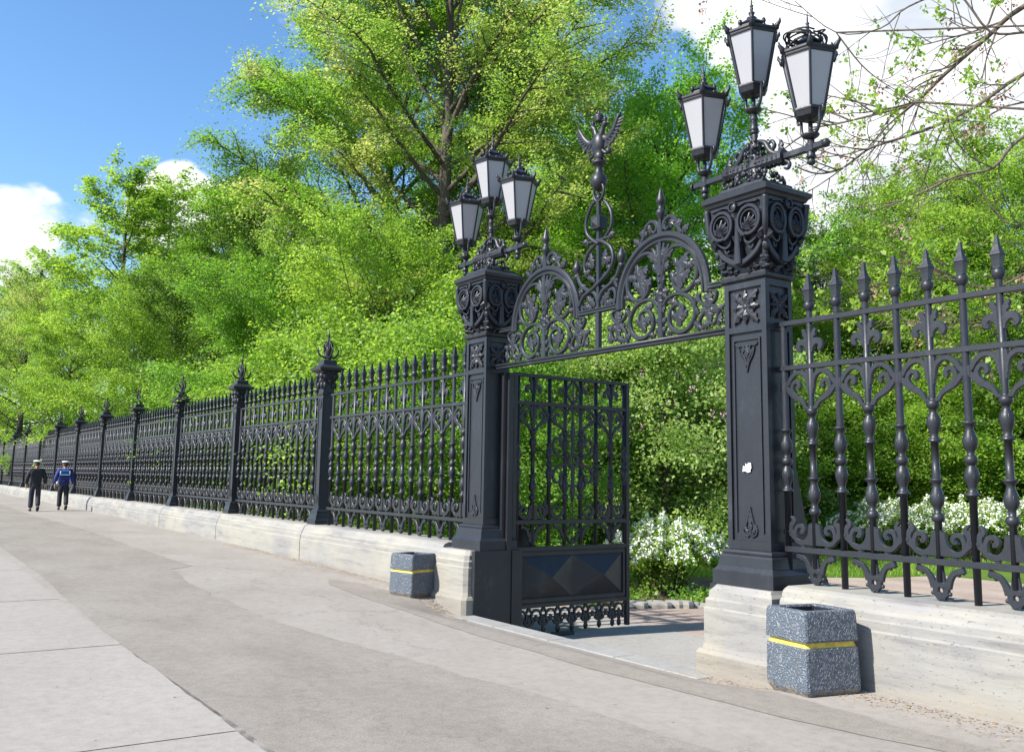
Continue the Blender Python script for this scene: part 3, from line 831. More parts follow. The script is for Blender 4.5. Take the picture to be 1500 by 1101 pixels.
        b.ribbon([(0,3.66),(0,3.80),(0,3.97),(0,4.12)], [0.085,0.07,0.05,0.035], 0.07, yy(3.85)-0.03)
        b.ball((0, yy(4.2)-0.02, 4.225), 0.052, 10, 6, 1, 0.7, 1)
        b.ribbon(arc(0, 4.225, 0.045, 0, 360, 12), 0.014, 0.05, yy(4.2)-0.035)
        b.ribbon([(-0.31*k,4.235),(-0.15*k,4.25),(-0.06,4.23)], 0.02, 0.05, yy(4.2)-0.01)
        b.ribbon([(0.31*k,4.235),(0.15*k,4.25),(0.06,4.23)], 0.02, 0.05, yy(4.2)-0.01)
    face_orn(b, 0.345, 0.19)
    me1 = b.mesh('capital_scrollwork', IRON)
    obj('capital_scrollwork', me1, t); obj('capital_scrollwork', me1, t, None, PI)
    b = MB(); face_orn(b, 0.255, 0.265)
    me2 = b.mesh('capital_scrollwork_side', IRON)
    obj('capital_scrollwork', me2, t, None, PI/2); obj('capital_scrollwork', me2, t, None, -PI/2)
    # corner leaves
    b = MB()
    for sx in (-1,1):
        for sy in (-1,1):
            pts = smooth([(sx*0.27,sy*0.195,3.60),(sx*0.285,sy*0.21,3.78),(sx*0.32,sy*0.245,3.90),(sx*0.365,sy*0.285,4.02),(sx*0.375,sy*0.295,4.16),(sx*0.385,sy*0.30,4.27)])
            b.tube(pts, taper(len(pts), 0.02, 0.03, 0.035), 6)
            rr_ = random.Random(4)
            for q in range(16):
                u = rr_.uniform(0, 1); f = 0.27+0.11*u
                b.ball((sx*(f+rr_.uniform(-.02,.015)), sy*(f-0.08+rr_.uniform(-.02,.015)), 3.62+0.62*u), rr_.uniform(.016,.034), 6, 4, 1, 1, rr_.uniform(.8,1.8))
    obj('corner_leaf', b.mesh('corner_leaf', IRON), t)
    b = MB(); b.sq(0,0,[(0.365,0.28,4.28),(0.385,0.30,4.29),(0.40,0.315,4.32),(0.425,0.335,4.335),(0.43,0.34,4.375),(0.42,0.33,4.385),(0.30,0.235,4.445),(0.29,0.225,4.447),(0.28,0.215,4.475),(0.10,0.10,4.50)])
    obj('cornice', b.mesh('cornice', IRON), t)
    # slanting stay behind the pillar
    b = MB()
    for x in (-0.10, 0.10):
        sec = [(0.18,2.75),(0.30,2.2),(0.42,1.5),(0.60,0.95),(0.85,0.62),(0.95,0.45),(0.95,GIN),(0.72,GIN),(0.60,0.55),(0.36,0.9),(0.18,1.2)]
        sec = [(0.18,2.9),(0.26,2.3),(0.36,1.7),(0.48,1.2),(0.64,0.80),(0.80,0.58),(0.80,0.50),(0.18,0.50)]
        base = len(b.v)
        n = len(sec)
        b.v += [(x-0.02,y_,z_) for y_,z_ in sec]+[(x+0.02,y_,z_) for y_,z_ in sec]
        b.face([base+i for i in range(n)]); b.face([base+n+i for i in range(n)][::-1])
        for i in range(n):
            j=(i+1)%n; b.face([base+j,base+i,base+n+i,base+n+j])
    b.box(-0.08,0.08,0.20,0.22,0.9,2.5)
    obj('stay', b.mesh('pillar_stay', IRON2), t)
    # iron jamb beside the stone pedestal
    b = MB()
    xi = 0.335*side
    a, c = sorted((xi+0.002*side, xi+0.075*side))
    b.box(a, c, -0.40 if side > 0 else -0.30, 0.12, -0.60, 0.562); b.box(a, c, 0.202, 0.372, -0.60, 0.562)
    a, c = sorted((0.268*side, xi+0.01*side))
    b.box(a, c, 0.06, 0.198, 0.565, 3.0)
    a, c = sorted((xi+0.002*side, xi+0.06*side))
    b.box(a, c, 0.122, 0.20, -0.60, 3.0)
    obj('jamb', b.mesh('jamb', IRON2), t)
    return t
PL, PR = 0.60, 5.61
pillar(PL, 'left black cast iron gate pillar with ornate capital, in front of the open gate leaf', 1)
pr = pillar(PR, 'right and nearer black iron gate pillar with ornate capital and a white torn sticker', -1)
b = MB()
poly = [(-0.055,1.655),(-0.045,1.71),(-0.02,1.70),(-0.015,1.735),(0.0,1.715),(0.02,1.74),(0.05,1.735),(0.055,1.69),(0.04,1.67),(0.045,1.655),(0.01,1.645),(-0.02,1.66)]
b.prism(poly, -0.182, -0.1795)
obj('sticker', b.mesh('sticker', WHITE), pr, (-0.02,0,-0.02))

# ------------------------------------------------------------------ lantern brackets and lanterns
def hexr(r, z, cx=0, cy=0, rot=PI/6):
    return [(cx+r*math.cos(rot+PI/3*i), cy+r*math.sin(rot+PI/3*i), z) for i in range(6)]
def lantern(x, z, label, rz, cable=False):
    """z is the height of the glass bottom"""
    t = thing('lantern', label, 'lantern', (x, 0, z), rz, 'hexagonal lanterns on the gate pillars')
    RB, RT, H = 0.150, 0.262, 0.56
    b = MB()
    for i in range(6):
        a = hexr(RB, 0.02)[i]; c = hexr(RT, H)[i]
        b.tube([a, c], 0.013, 5, False)
    for r, z0 in ((RB, 0.02), (RT, H)):
        pts = hexr(r, z0); 
        b.loft([hexr(r+0.012, z0-0.016), hexr(r+0.016, z0), hexr(r+0.012, z0+0.016), hexr(r-0.012, z0+0.016), hexr(r-0.012, z0-0.016), hexr(r+0.012, z0-0.016)], caps=False)
    obj('frame', b.mesh('lantern_frame', IRON), t)
    lo, hi = hexr(RB-0.006, 0.03), hexr(RT-0.006, H-0.01)
    for i in range(6):
        j = (i+1) % 6
        p = [Vector(lo[i]), Vector(lo[j]), Vector(hi[j]), Vector(hi[i])]
        c = sum(p, Vector())/4
        nrm = (p[1]-p[0]).cross(p[3]-p[0]).normalized()
        q = [v+(c-v)*0.03 for v in p]
        b = MB(); b.loft([[tuple(v-nrm*0.003) for v in q], [tuple(v+nrm*0.003) for v in q]])
        obj('pane', b.mesh('pane', GLASS), t)
    b = MB()
    b.loft([hexr(RT+0.012, H), hexr(RT+0.03, H+0.02), hexr(RT+0.03, H+0.04), hexr(RT-0.01, H+0.055), hexr(RT*0.55, H+0.095), hexr(RT*0.50, H+0.13), hexr(RT*0.56, H+0.14), hexr(RT*0.50, H+0.155), hexr(RT*0.3, H+0.19), hexr(0.04, H+0.22)])
    for i in range(6):       # corner crests curling outwards
        a = PI/6+PI/3*i; c, s = math.cos(a), math.sin(a)
        r0 = RT+0.01
        b.tube([(c*r0, s*r0, H+0.02), (c*(r0+0.02), s*(r0+0.02), H+0.06), (c*(r0+0.045), s*(r0+0.045), H+0.085), (c*(r0+0.05), s*(r0+0.05), H+0.125)], [0.034,0.026,0.018,0.004], 5, True)
        b.tube([(c*(r0-0.03), s*(r0-0.03), H+0.05), (c*(r0-0.03), s*(r0-0.03), H+0.09)], [0.02,0.006], 5, True)
        b.ball((c*(RT*0.52), s*(RT*0.52), H+0.155), 0.024, 6, 4, 1, 1, 1.5)
    for a0, a1 in ((0,1),(1,2),(2,3),(3,4),(4,5),(5,0)):
        p = (Vector(hexr(RT+0.02, H+0.04)[a0])+Vector(hexr(RT+0.02, H+0.04)[a1]))/2
        b.ball(tuple(p*0.97+Vector((0,0,(H+0.055)*0.03))), 0.02, 6, 4, 1, 1, 1.3)
    obj('roof', b.mesh('lantern_roof', IRON), t)
    b = MB(); b.lathe(0,0,[(0.04,H+0.20),(0.055,H+0.225),(0.022,H+0.25),(0.034,H+0.275),(0.034,H+0.285),(0.014,H+0.30),(0.020,H+0.33),(0.012,H+0.345),(0.022,H+0.36),(0.009,H+0.375),(0.009,H+0.41),(0.001,H+0.49)], 8)
    obj('spike', b.mesh('spike', IRON), t)
    b = MB()                 # underside, holder and the two bracket arms
    b.loft([hexr(RB+0.008, 0.0), hexr(RB-0.012, -0.045), hexr(RB-0.045, -0.06), hexr(0.05, -0.065)])
    b.lathe(0,0,[(0.022,-0.08),(0.022,-0.22)], 8)
    b.lathe(0,0,[(0.03,-0.26),(0.045,-0.25),(0.080,-0.225),(0.085,-0.208),(0.06,-0.195),(0.025,-0.19)], 12)
    b.lathe(0,0,[(0.035,-0.45),(0.05,-0.43),(0.04,-0.41),(0.034,-0.34),(0.05,-0.32),(0.036,-0.30),(0.034,-0.26)], 10)
    for s in (-1, 1):
        pts = smooth([(s*0.05,0,-0.225),(s*0.11,0,-0.20),(s*0.15,0,-0.13),(s*0.155,0,-0.04),(s*0.18,0,0.015),(s*0.215,0,0.0),(s*0.21,0,-0.04),(s*0.18,0,-0.04)])
        b.tube(pts, taper(len(pts), 0.017, 0.015, 0.010), 6)
    for k in range(3):
        a = k*2.1
        b.ball((0.07*math.cos(a),0.07*math.sin(a),-0.065),0.014,6,4)
    obj('holder', b.mesh('lantern_holder', IRON), t)
    if cable:
        b = MB()
        for k in range(7):
            r = 0.15+0.04*random.random(); ox, oy = random.uniform(-.05,.05), random.uniform(-.05,.05)
            tl = random.uniform(-.5,.5); tz = random.uniform(-.5,.5)
            pts = [(ox+r*math.cos(a), oy+r*math.sin(a), H+0.15+tl*0.35*math.cos(a)*r+tz*1.0*r*math.sin(a)+0.012*k) for a in np.linspace(0, 2*PI*0.97, 22)]
            b.tube(pts, 0.009, 5)
        obj('cable_coil', b.mesh('cable_coil', IRON2), t)
    return t
def bracket(cx, label):
    t = thing('lantern_bracket', label, 'lantern bracket', (cx, 0, 4.50), 0, 'ornate lantern brackets on the pillars')
    b = MB()
    b.bbox(-0.85,0.85,-0.03,0.03,0.18,0.24,0.006)
    for s in (-1,1):
        b.bbox(s*0.70-0.045, s*0.70+0.045, -0.04, 0.04, 0.165, 0.255, 0.008)
        b.lathe(s*0.70, 0, [(0.002,0.03),(0.03,0.045),(0.045,0.07),(0.03,0.09),(0.026,0.17)], 8)
        b.tube([(s*0.86,0,0.21),(s*0.885,0,0.21),(s*0.90,0,0.21),(s*0.92,0,0.21)], [0.045,0.045,0.03,0.005], 8)
    obj('crossbar', b.mesh('crossbar', IRON), t)
    b = MB()
    pr_ = []
    for i in range(25):
        u = i/24; x = -0.385+0.77*u
        pr_.append((x, 0.064+0.008*(i % 2)+ (0.016 if i in (0,1,23,24,12) else 0)))
    b.tube([(x,0,0.21) for x, r in pr_], [r for x, r in pr_], 10, False)
    for k in range(13):
        x = -0.33+k*0.055
        for a in (0.6, 1.8, 3.0, 4.2, 5.4): b.ball((x, 0.066*math.cos(a), 0.21+0.066*math.sin(a)), 0.012, 6, 4)
    obj('sleeve', b.mesh('bracket_sleeve', IRON), t)
    b = MB()
    b.lathe(0,0,[(0.25,-0.03),(0.25,-0.01),(0.22,0.0),(0.15,0.04),(0.10,0.10),(0.08,0.18),(0.085,0.26),(0.085,0.30),(0.055,0.34),(0.065,0.38),(0.07,0.42),(0.05,0.47),(0.032,0.50),(0.045,0.53),(0.03,0.56)], 12, 0, True, 1, 0.8)
    rnd = random.Random(3)
    for k in range(90):      # leafy swags, cast in high relief
        a = rnd.uniform(0, 2*PI); z = rnd.uniform(0.0, 0.13); r = 0.25-0.8*z+rnd.uniform(-.02,.03)
        b.ball((r*math.cos(a)*1.25, r*math.sin(a)*0.8, z), rnd.uniform(.012,.028), 6, 4, rnd.uniform(.7,1.3), 1, rnd.uniform(.8,1.5))
    for k in range(60):
        a = rnd.uniform(0, 2*PI); z = rnd.uniform(0.24, 0.46); r = 0.09+rnd.uniform(-.01,.03)-0.1*(z-0.24)
        b.ball((r*math.cos(a), r*math.sin(a), z), rnd.uniform(.010,.022), 6, 4, 1, 1, rnd.uniform(.8,1.6))
    for s in (-1,1):         # dolphin-like scrolls on the bar
        pts = smooth([(s*0.36,0,0.28),(s*0.28,0,0.27),(s*0.20,0,0.32),(s*0.14,0,0.42),(s*0.06,0,0.46)])
        b.tube(pts, taper(len(pts),0.016,0.034,0.022), 8)
        pts = smooth([(s*0.20,0,0.30),(s*0.26,0,0.36),(s*0.22,0,0.42),(s*0.17,0,0.38)])
        b.tube(pts, taper(len(pts),0.02,0.022,0.01), 6)
        b.leaf((s*0.34,0.24), PI/2 if s>0 else PI/2, 0.16, 0.07, 0.05, 0)
        # outward scroll under the bar end
        pts = smooth([(s*0.38,0,0.17),(s*0.44,0,0.13),(s*0.42,0,0.08),(s*0.37,0,0.10)])
        b.tube(pts, taper(len(pts),0.02,0.02,0.01), 6)
    b.lathe(0,0,[(0.036,0.55),(0.05,0.57),(0.036,0.59),(0.034,0.72)], 10)
    obj('foot', b.mesh('bracket_foot', IRON), t)
    return t
bracket(PL+0.03, 'ornate iron lantern bracket with crossbar on top of the left gate pillar')
bracket(PR, 'ornate iron lantern bracket with crossbar on top of the right gate pillar')
for cx, nm, rz, lab in ((PL+0.03, 'left', -0.32, ('left lantern of the three on the left gate pillar', 'tallest, middle lantern of the three on the left gate pillar', 'right lantern of the three on the left gate pillar')),
                    (PR, 'right', -0.32, ('left and lowest lantern of the three on the right gate pillar', 'tallest, middle lantern on the right gate pillar, against the sky', 'right lantern on the right pillar with a coil of cable on its roof'))):
    for k, (dx, z) in enumerate(((-0.70, 5.05), (0, 5.53), (0.70, 5.05))):
        lantern(cx+dx, z, lab[k], rz, cable=(nm == 'right' and k == 2))

# ------------------------------------------------------------------ gate arch (overthrow)
def gate_arch():
    t = thing('gate_arch', 'black openwork iron arch spanning the gateway with two round arches and an eagle', 'gate arch', (3.105, 0, 0))
    X0, X1 = 0.875-3.105, 5.34-3.105
    def tubebar(name, pts, r, n=8):
        b = MB(); b.tube(pts, r, n); return obj(name, b.mesh(name, IRON), t)
    b = MB(); b.bbox(X0, X1, -0.035, 0.035, 3.035, 3.075, 0.008); b.tube([(X0,-0.03,3.085),(X1,-0.03,3.085)], 0.022, 8); b.bbox(X0, X1, -0.02, 0.02, 3.07, 3.105, 0.004)
    obj('beam', b.mesh('beam', IRON), t)
    AX = 1.11; RO = 0.755
    def rail_seg(a, c):
        b = MB(); b.bbox(a, c, -0.035, 0.035, 3.545, 3.575, 0.006); b.bbox(a+0.002, c-0.002, -0.028, 0.028, 3.585, 3.605, 0.004); b.bbox(a, c, -0.015, 0.015, 3.57, 3.59, 0.001)
        obj('beam', b.mesh('beam', IRON), t)
    rail_seg(X0, -AX-RO+0.02); rail_seg(-AX+RO-0.02, AX-RO+0.02); rail_seg(AX+RO-0.02, X1)
    for s in (-1, 1):
        cx = s*AX
        b = MB()
        a1 = arc(cx, 3.56, 0.72, -3, 183, 36)
        b.ribbon(a1, 0.075, 0.075, 0, 0.55)
        a2 = arc(cx, 3.56, 0.655, -3, 183, 36)
        b.ribbon(a2, 0.030, 0.055, 0, 0.5)
        b.ribbon(arc(cx, 3.56, 0.685, -3, 183, 36), 0.04, 0.02, 0)
        obj('arch_moulding', b.mesh('arch_moulding', IRON), t)
        # central stem with leaves
        b = MB()
        b.ribbon([(cx,3.10),(cx,3.3),(cx,3.55),(cx,3.62),(cx,3.8),(cx,4.0),(cx,4.2)], [0.09,0.06,0.075,0.05,0.075,0.045,0.05], 0.06)
        for z in (3.60, 3.52): b.ball((cx,0,z), 0.06, 8, 6, 1, .7, .6)
        for a in (-1.0,-0.6,-0.25, 0.25, 0.6, 1.0): b.leaf((cx,3.95), PI/2+a, 0.25, 0.09, 0.06)
        for a in (-2.2,2.2,-1.5,1.5): b.leaf((cx,3.62), PI/2+a, 0.13, 0.08, 0.06)
        for z in (3.70,3.86):
            for q in (-1,1): b.leaf((cx,z), PI/2+q*0.5, 0.13, 0.06, 0.05)
        for a in (-0.5, 0.5): b.leaf((cx,3.36), PI/2+a, 0.14, 0.07, 0.05)
        for z in (3.16,3.26): 
            for q in (-1,1): b.leaf((cx,z), PI/2+q*0.9, 0.11, 0.07, 0.06)
        for z in (3.66,3.74,3.82): b.ball((cx,-0.03,z), 0.022, 6, 4)
        obj('stem', b.mesh('arch_stem', IRON), t)
        for q in (-1, 1):
            g = lambda pts: [(cx+q*x, z) for x, z in pts]
            la = lambda a: a if q > 0 else PI-a
            # upper volute
            b = MB()
            pts = smooth([(0.02,3.66),(0.035,3.85),(0.09,4.02),(0.20,4.11),(0.36,4.09),(0.50,3.98),(0.565,3.84),(0.55,3.70),(0.45,3.60),(0.33,3.585),(0.23,3.64),(0.20,3.73),(0.25,3.79)], 5)
            b.ribbon(g(pts), taper(len(pts), 0.035, 0.055, 0.03), 0.05, 0, 0.5)
            b.ball((cx+q*0.255,0,3.79), 0.03, 8, 5)
            for (x, z, a, L_, W) in ((0.30,3.62,1.5,0.30,0.13),(0.28,3.68,0.6,0.20,0.10),(0.28,3.68,2.3,0.17,0.09),(0.34,3.82,1.2,0.18,0.12),(0.30,3.86,2.2,0.13,0.08),(0.40,3.84,0.3,0.12,0.08),(0.56,3.84,2.6,0.10,0.06),(0.50,3.64,0.1,0.12,0.06),(0.05,3.86,0.9,0.12,0.07)):
                b.leaf((cx+q*x, z), la(a), L_*1.12, W*1.3, 0.055)
            obj('volute', b.mesh('volute', IRON), t)
            # lower volute
            b = MB()
            pts = smooth([(0.04,3.47),(0.12,3.545),(0.27,3.57),(0.42,3.52),(0.51,3.42),(0.53,3.31),(0.47,3.20),(0.36,3.14),(0.24,3.15),(0.15,3.22),(0.13,3.33),(0.18,3.42),(0.27,3.45),(0.35,3.41),(0.36,3.33)], 5)
            b.ribbon(g(pts), taper(len(pts), 0.04, 0.055, 0.03), 0.05, 0, 0.5)
            for (x, z, a, L_, W) in ((0.28,3.20,1.4,0.20,0.11),(0.26,3.28,2.3,0.13,0.08),(0.31,3.28,0.7,0.12,0.08),(0.14,3.50,-0.3,0.13,0.08),(0.52,3.42,0.9,0.12,0.07),(0.52,3.22,-0.7,0.12,0.07),(0.10,3.14,0.3,0.12,0.06)):
                b.leaf((cx+q*x, z), la(a), L_*1.12, W*1.3, 0.055)
            obj('volute', b.mesh('volute', IRON), t)
            # cluster next to the springing
            b = MB()
            pts = smooth([(0.57,3.12),(0.60,3.24),(0.70,3.34),(0.80,3.36),(0.86,3.28),(0.82,3.18),(0.74,3.18)], 5)
            b.ribbon(g(pts), 0.035, 0.045, 0, 0.5)
            pts = smooth([(0.57,3.52),(0.62,3.42),(0.72,3.37),(0.82,3.42),(0.84,3.50),(0.76,3.53)], 5)
            b.ribbon(g(pts), 0.032, 0.045, 0, 0.5)
            for (x, z, a, L_, W) in ((0.74,3.20,1.6,0.16,0.10),(0.74,3.34,1.57,0.18,0.10),(0.72,3.30,0.2,0.13,0.08),(0.76,3.30,2.9,0.13,0.08),(0.62,3.14,0.4,0.14,0.07),(0.66,3.48,-0.4,0.12,0.07),(0.58,3.30,2.2,0.1,0.06),(0.84,3.30,0.4,0.10,0.06),(0.86,3.14,1.2,0.12,0.07)):
                b.leaf((cx+q*x, z), la(a), L_*1.15, W*1.35, 0.05)
            obj('volute', b.mesh('volute', IRON), t)
        # crest above the arch with its spear finial
        b = MB()
        for q in (-1,1):
            g = lambda pts: [(cx+q*x, z) for x, z in pts]
            pts = smooth([(0.33,4.24),(0.28,4.32),(0.24,4.42),(0.16,4.47),(0.08,4.44),(0.06,4.37),(0.10,4.33),(0.14,4.36)], 4)
            b.ribbon(g(pts), taper(len(pts), 0.05, 0.045, 0.03), 0.045, 0, 0.5)
            la = lambda a: a if q > 0 else PI-a
            for (x, z, a, L_, W) in ((0.22,4.34,0.3,0.12,0.08),(0.16,4.34,1.2,0.10,0.07),(0.34,4.24,0.6,0.12,0.07),(0.03,4.34,1.2,0.12,0.06)):
                b.leaf((cx+q*x, z), la(a), L_*1.15, W*1.35, 0.05)
        b.ribbon([(cx,4.28),(cx,4.42),(cx,4.50)], [0.10,0.05,0.04], 0.05)
        b.lathe(cx,0,[(0.03,4.46),(0.034,4.49),(0.055,4.52),(0.06,4.55),(0.05,4.575),(0.032,4.59),(0.032,4.63),(0.04,4.65),(0.06,4.67),(0.045,4.71),(0.02,4.80),(0.004,4.86)], 8)
        obj('crest', b.mesh('arch_crest', IRON), t)
    # post and knotwork staff in the middle
    b = MB(); b.bbox(-0.033,0.033,-0.03,0.03,3.10,3.55,0.006); b.bbox(-0.024,0.024,-0.024,0.024,3.60,5.05,0.005)
    obj('staff', b.mesh('staff', IRON), t)
    b = MB()
    for s in (-1, 1):
        g = lambda pts: [(s*x, z) for x, z in pts]
        def gp(pts, y): return [(s*p[0], y, p[1]) for p in smooth(pts, 5)]
        b.tube(gp([(0.0,4.44),(0.12,4.40),(0.26,4.30),(0.30,4.15),(0.22,4.02),(0.05,3.92),(-0.12,3.84),(-0.27,3.78),(-0.36,3.66)], -0.02*s), 0.026, 7)
        b.tube(gp([(-0.02,4.40),(0.10,4.47),(0.21,4.58),(0.22,4.74),(0.14,4.88),(0.06,4.95)], 0.02*s), 0.024, 7)
        b.tube(gp([(0.0,4.93),(0.08,4.98),(0.11,5.07),(0.07,5.15),(0.0,5.18)], -0.01*s), 0.020, 6)
        # side branches sweeping to the arches, with bud finials
        b.ribbon(g(smooth([(0.0,3.68),(0.08,3.80),(0.22,3.86),(0.34,3.94),(0.40,4.04),(0.42,4.10)], 5)), 0.05, 0.05, 0, 0.5)
        b.lathe(s*0.43,0,[(0.03,4.08),(0.038,4.11),(0.055,4.14),(0.06,4.17),(0.045,4.21),(0.02,4.26),(0.004,4.29)], 8)
        b.lathe(s*0.43,0,[(0.02,4.02),(0.045,4.06),(0.03,4.09)], 8)
        b.ribbon(g(smooth([(0.30,3.60),(0.33,3.72),(0.28,3.80),(0.20,3.78)], 4)), 0.04, 0.04)
        for (x, z, a, L_, W) in ((0.06,3.64,0.7,0.22,0.12),(0.12,3.62,0.2,0.18,0.10),(0.10,4.12,1.3,0.20,0.12),(0.12,4.14,0.4,0.14,0.10),(0.16,4.10,-0.5,0.12,0.08),(0.20,4.46,0.2,0.12,0.08),(0.20,4.42,1.0,0.10,0.06),(0.24,3.92,-0.2,0.14,0.08),(0.30,3.90,-1.0,0.12,0.07),(0.06,3.94,0.6,0.16,0.08)):
            b.leaf((s*x, z), a if s > 0 else PI-a, L_, W, 0.06)
    for s in (-1,1):
        b.box(s*0.12-0.1,s*0.12+0.1,-0.02,0.02,4.44,4.465)
    obj('knotwork', b.mesh('knotwork', IRON), t)
    b = MB()
    b.bbox(-0.085,0.085,-0.07,0.07,4.58,4.75,0.012)
    b.loft([[(-0.06,-0.072,4.605),(0.06,-0.072,4.605),(0.06,-0.072,4.725),(-0.06,-0.072,4.725)],[(-0.005,-0.105,4.66),(0.005,-0.105,4.66),(0.005,-0.105,4.67),(-0.005,-0.105,4.67)]])
    obj('knot_cube', b.mesh('knot_cube', IRON), t)
    b = MB(); b.ball((0,0,4.99), 0.04, 8, 6); obj('knot_ball', b.mesh('knot_ball', IRON), t)
    b = MB()
    b.lathe(0,0,[(0.03,5.08),(0.07,5.11),(0.10,5.16),(0.105,5.21),(0.09,5.26),(0.055,5.30),(0.045,5.36),(0.05,5.40),(0.075,5.415),(0.095,5.43),(0.09,5.45),(0.05,5.46),(0.055,5.48)], 14)
    obj('orb_collar', b.mesh('orb_collar', IRON), t)
    # double-headed crowned eagle
    e = obj('eagle', None, t, (0,0,5.47), 0.12)
    b = MB()
    b.lathe(0,0,[(0.055,0.0),(0.07,0.03),(0.075,0.07),(0.06,0.09),(0.09,0.13),(0.105,0.19),(0.10,0.26),(0.075,0.32),(0.05,0.345),(0.02,0.36)], 12, 0, True, 1, 0.75)
    for s in (-1,1):
        pts = smooth([(s*0.03,0,0.30),(s*0.055,0,0.37),(s*0.075,0,0.42),(s*0.10,0,0.445)])
        b.tube(pts, taper(len(pts), 0.045, 0.034, 0.036), 8)
        b.ball((s*0.105,0,0.452), 0.038, 8, 6)
        b.tube([(s*0.13,0,0.455),(s*0.165,0,0.45),(s*0.18,0,0.425)], [0.022,0.014,0.003], 6)
        pts = smooth([(s*0.05,0,0.13),(s*0.10,0,0.08),(s*0.15,0,0.06)])
        b.tube(pts, taper(len(pts),0.035,0.025,0.018), 6)
    for k in range(5):
        a = -PI/2+(k-2)*0.28
        b.leaf((0,0.12), a, 0.16, 0.05, 0.05, 0.02, 2)
    obj('body', b.mesh('eagle_body', IRON), e)
    for s in (-1,1):
        b = MB()
        # shoulder arm then fanned feathers
        pts = smooth([(s*0.07,0,0.27),(s*0.15,0,0.25),(s*0.24,-0.01,0.32),(s*0.32,-0.02,0.45),(s*0.35,-0.02,0.50)])
        b.tube(pts, taper(len(pts), 0.055, 0.045, 0.010), 7, True, 0.6)
        poly = [(0.06,0.30),(0.14,0.29),(0.22,0.34),(0.30,0.44),(0.36,0.53),(0.362,0.46),(0.345,0.41),(0.35,0.38),(0.325,0.34),(0.325,0.30),(0.295,0.27),(0.29,0.235),(0.255,0.215),(0.245,0.18),(0.205,0.175),(0.18,0.14),(0.14,0.15),(0.10,0.13),(0.06,0.17)]
        b.prism([(s*x, z) for x, z in (poly if s > 0 else poly[::-1])], -0.012, 0.018)
        for k in range(8):
            u = k/7
            bx, bz = 0.11+0.19*u, 0.255+0.15*u
            a = -0.95+1.35*u
            L_ = 0.13+0.03*math.sin(PI*u)
            c, s_ = math.cos(a), math.sin(a)
            b.tube([(s*bx, -0.012, bz), (s*(bx+c*L_*0.5), -0.016, bz+s_*L_*0.5), (s*(bx+c*L_), -0.006, bz+s_*L_)], [0.018,0.019,0.006], 6, False, 0.5)
        obj('wing', b.mesh('eagle_wing', IRON), e)
    b = MB()
    def crown(x, z, k):
        b.lathe(x,0,[(0.035*k,z),(0.045*k,z+0.01*k),(0.04*k,z+0.02*k),(0.055*k,z+0.05*k),(0.045*k,z+0.075*k),(0.012*k,z+0.09*k),(0.016*k,z+0.10*k),(0.004*k,z+0.125*k)], 8)
    crown(0, 0.50, 1.25); crown(-0.105, 0.485, 0.55); crown(0.105, 0.485, 0.55)
    b.tube([(-0.10,0,0.50),(0,0,0.52),(0.10,0,0.50)], 0.008, 5)
    obj('crown', b.mesh('eagle_crown', IRON), e)
    b = MB()
    b.ball((0.175,-0.01,0.075), 0.042, 10, 6); b.tube([(0.175,-0.01,0.11),(0.175,-0.01,0.15)], 0.008, 5); b.box(0.155,0.195,-0.016,-0.004,0.126,0.136)
    obj('orb', b.mesh('orb', IRON), e)
    b = MB()
    b.tube([(-0.13,-0.01,0.0),(-0.17,-0.01,0.09),(-0.205,-0.01,0.18)], 0.011, 5); b.ball((-0.21,-0.01,0.195), 0.022, 6, 4)
    obj('sceptre', b.mesh('sceptre', IRON), e)
    return t
gate_arch()

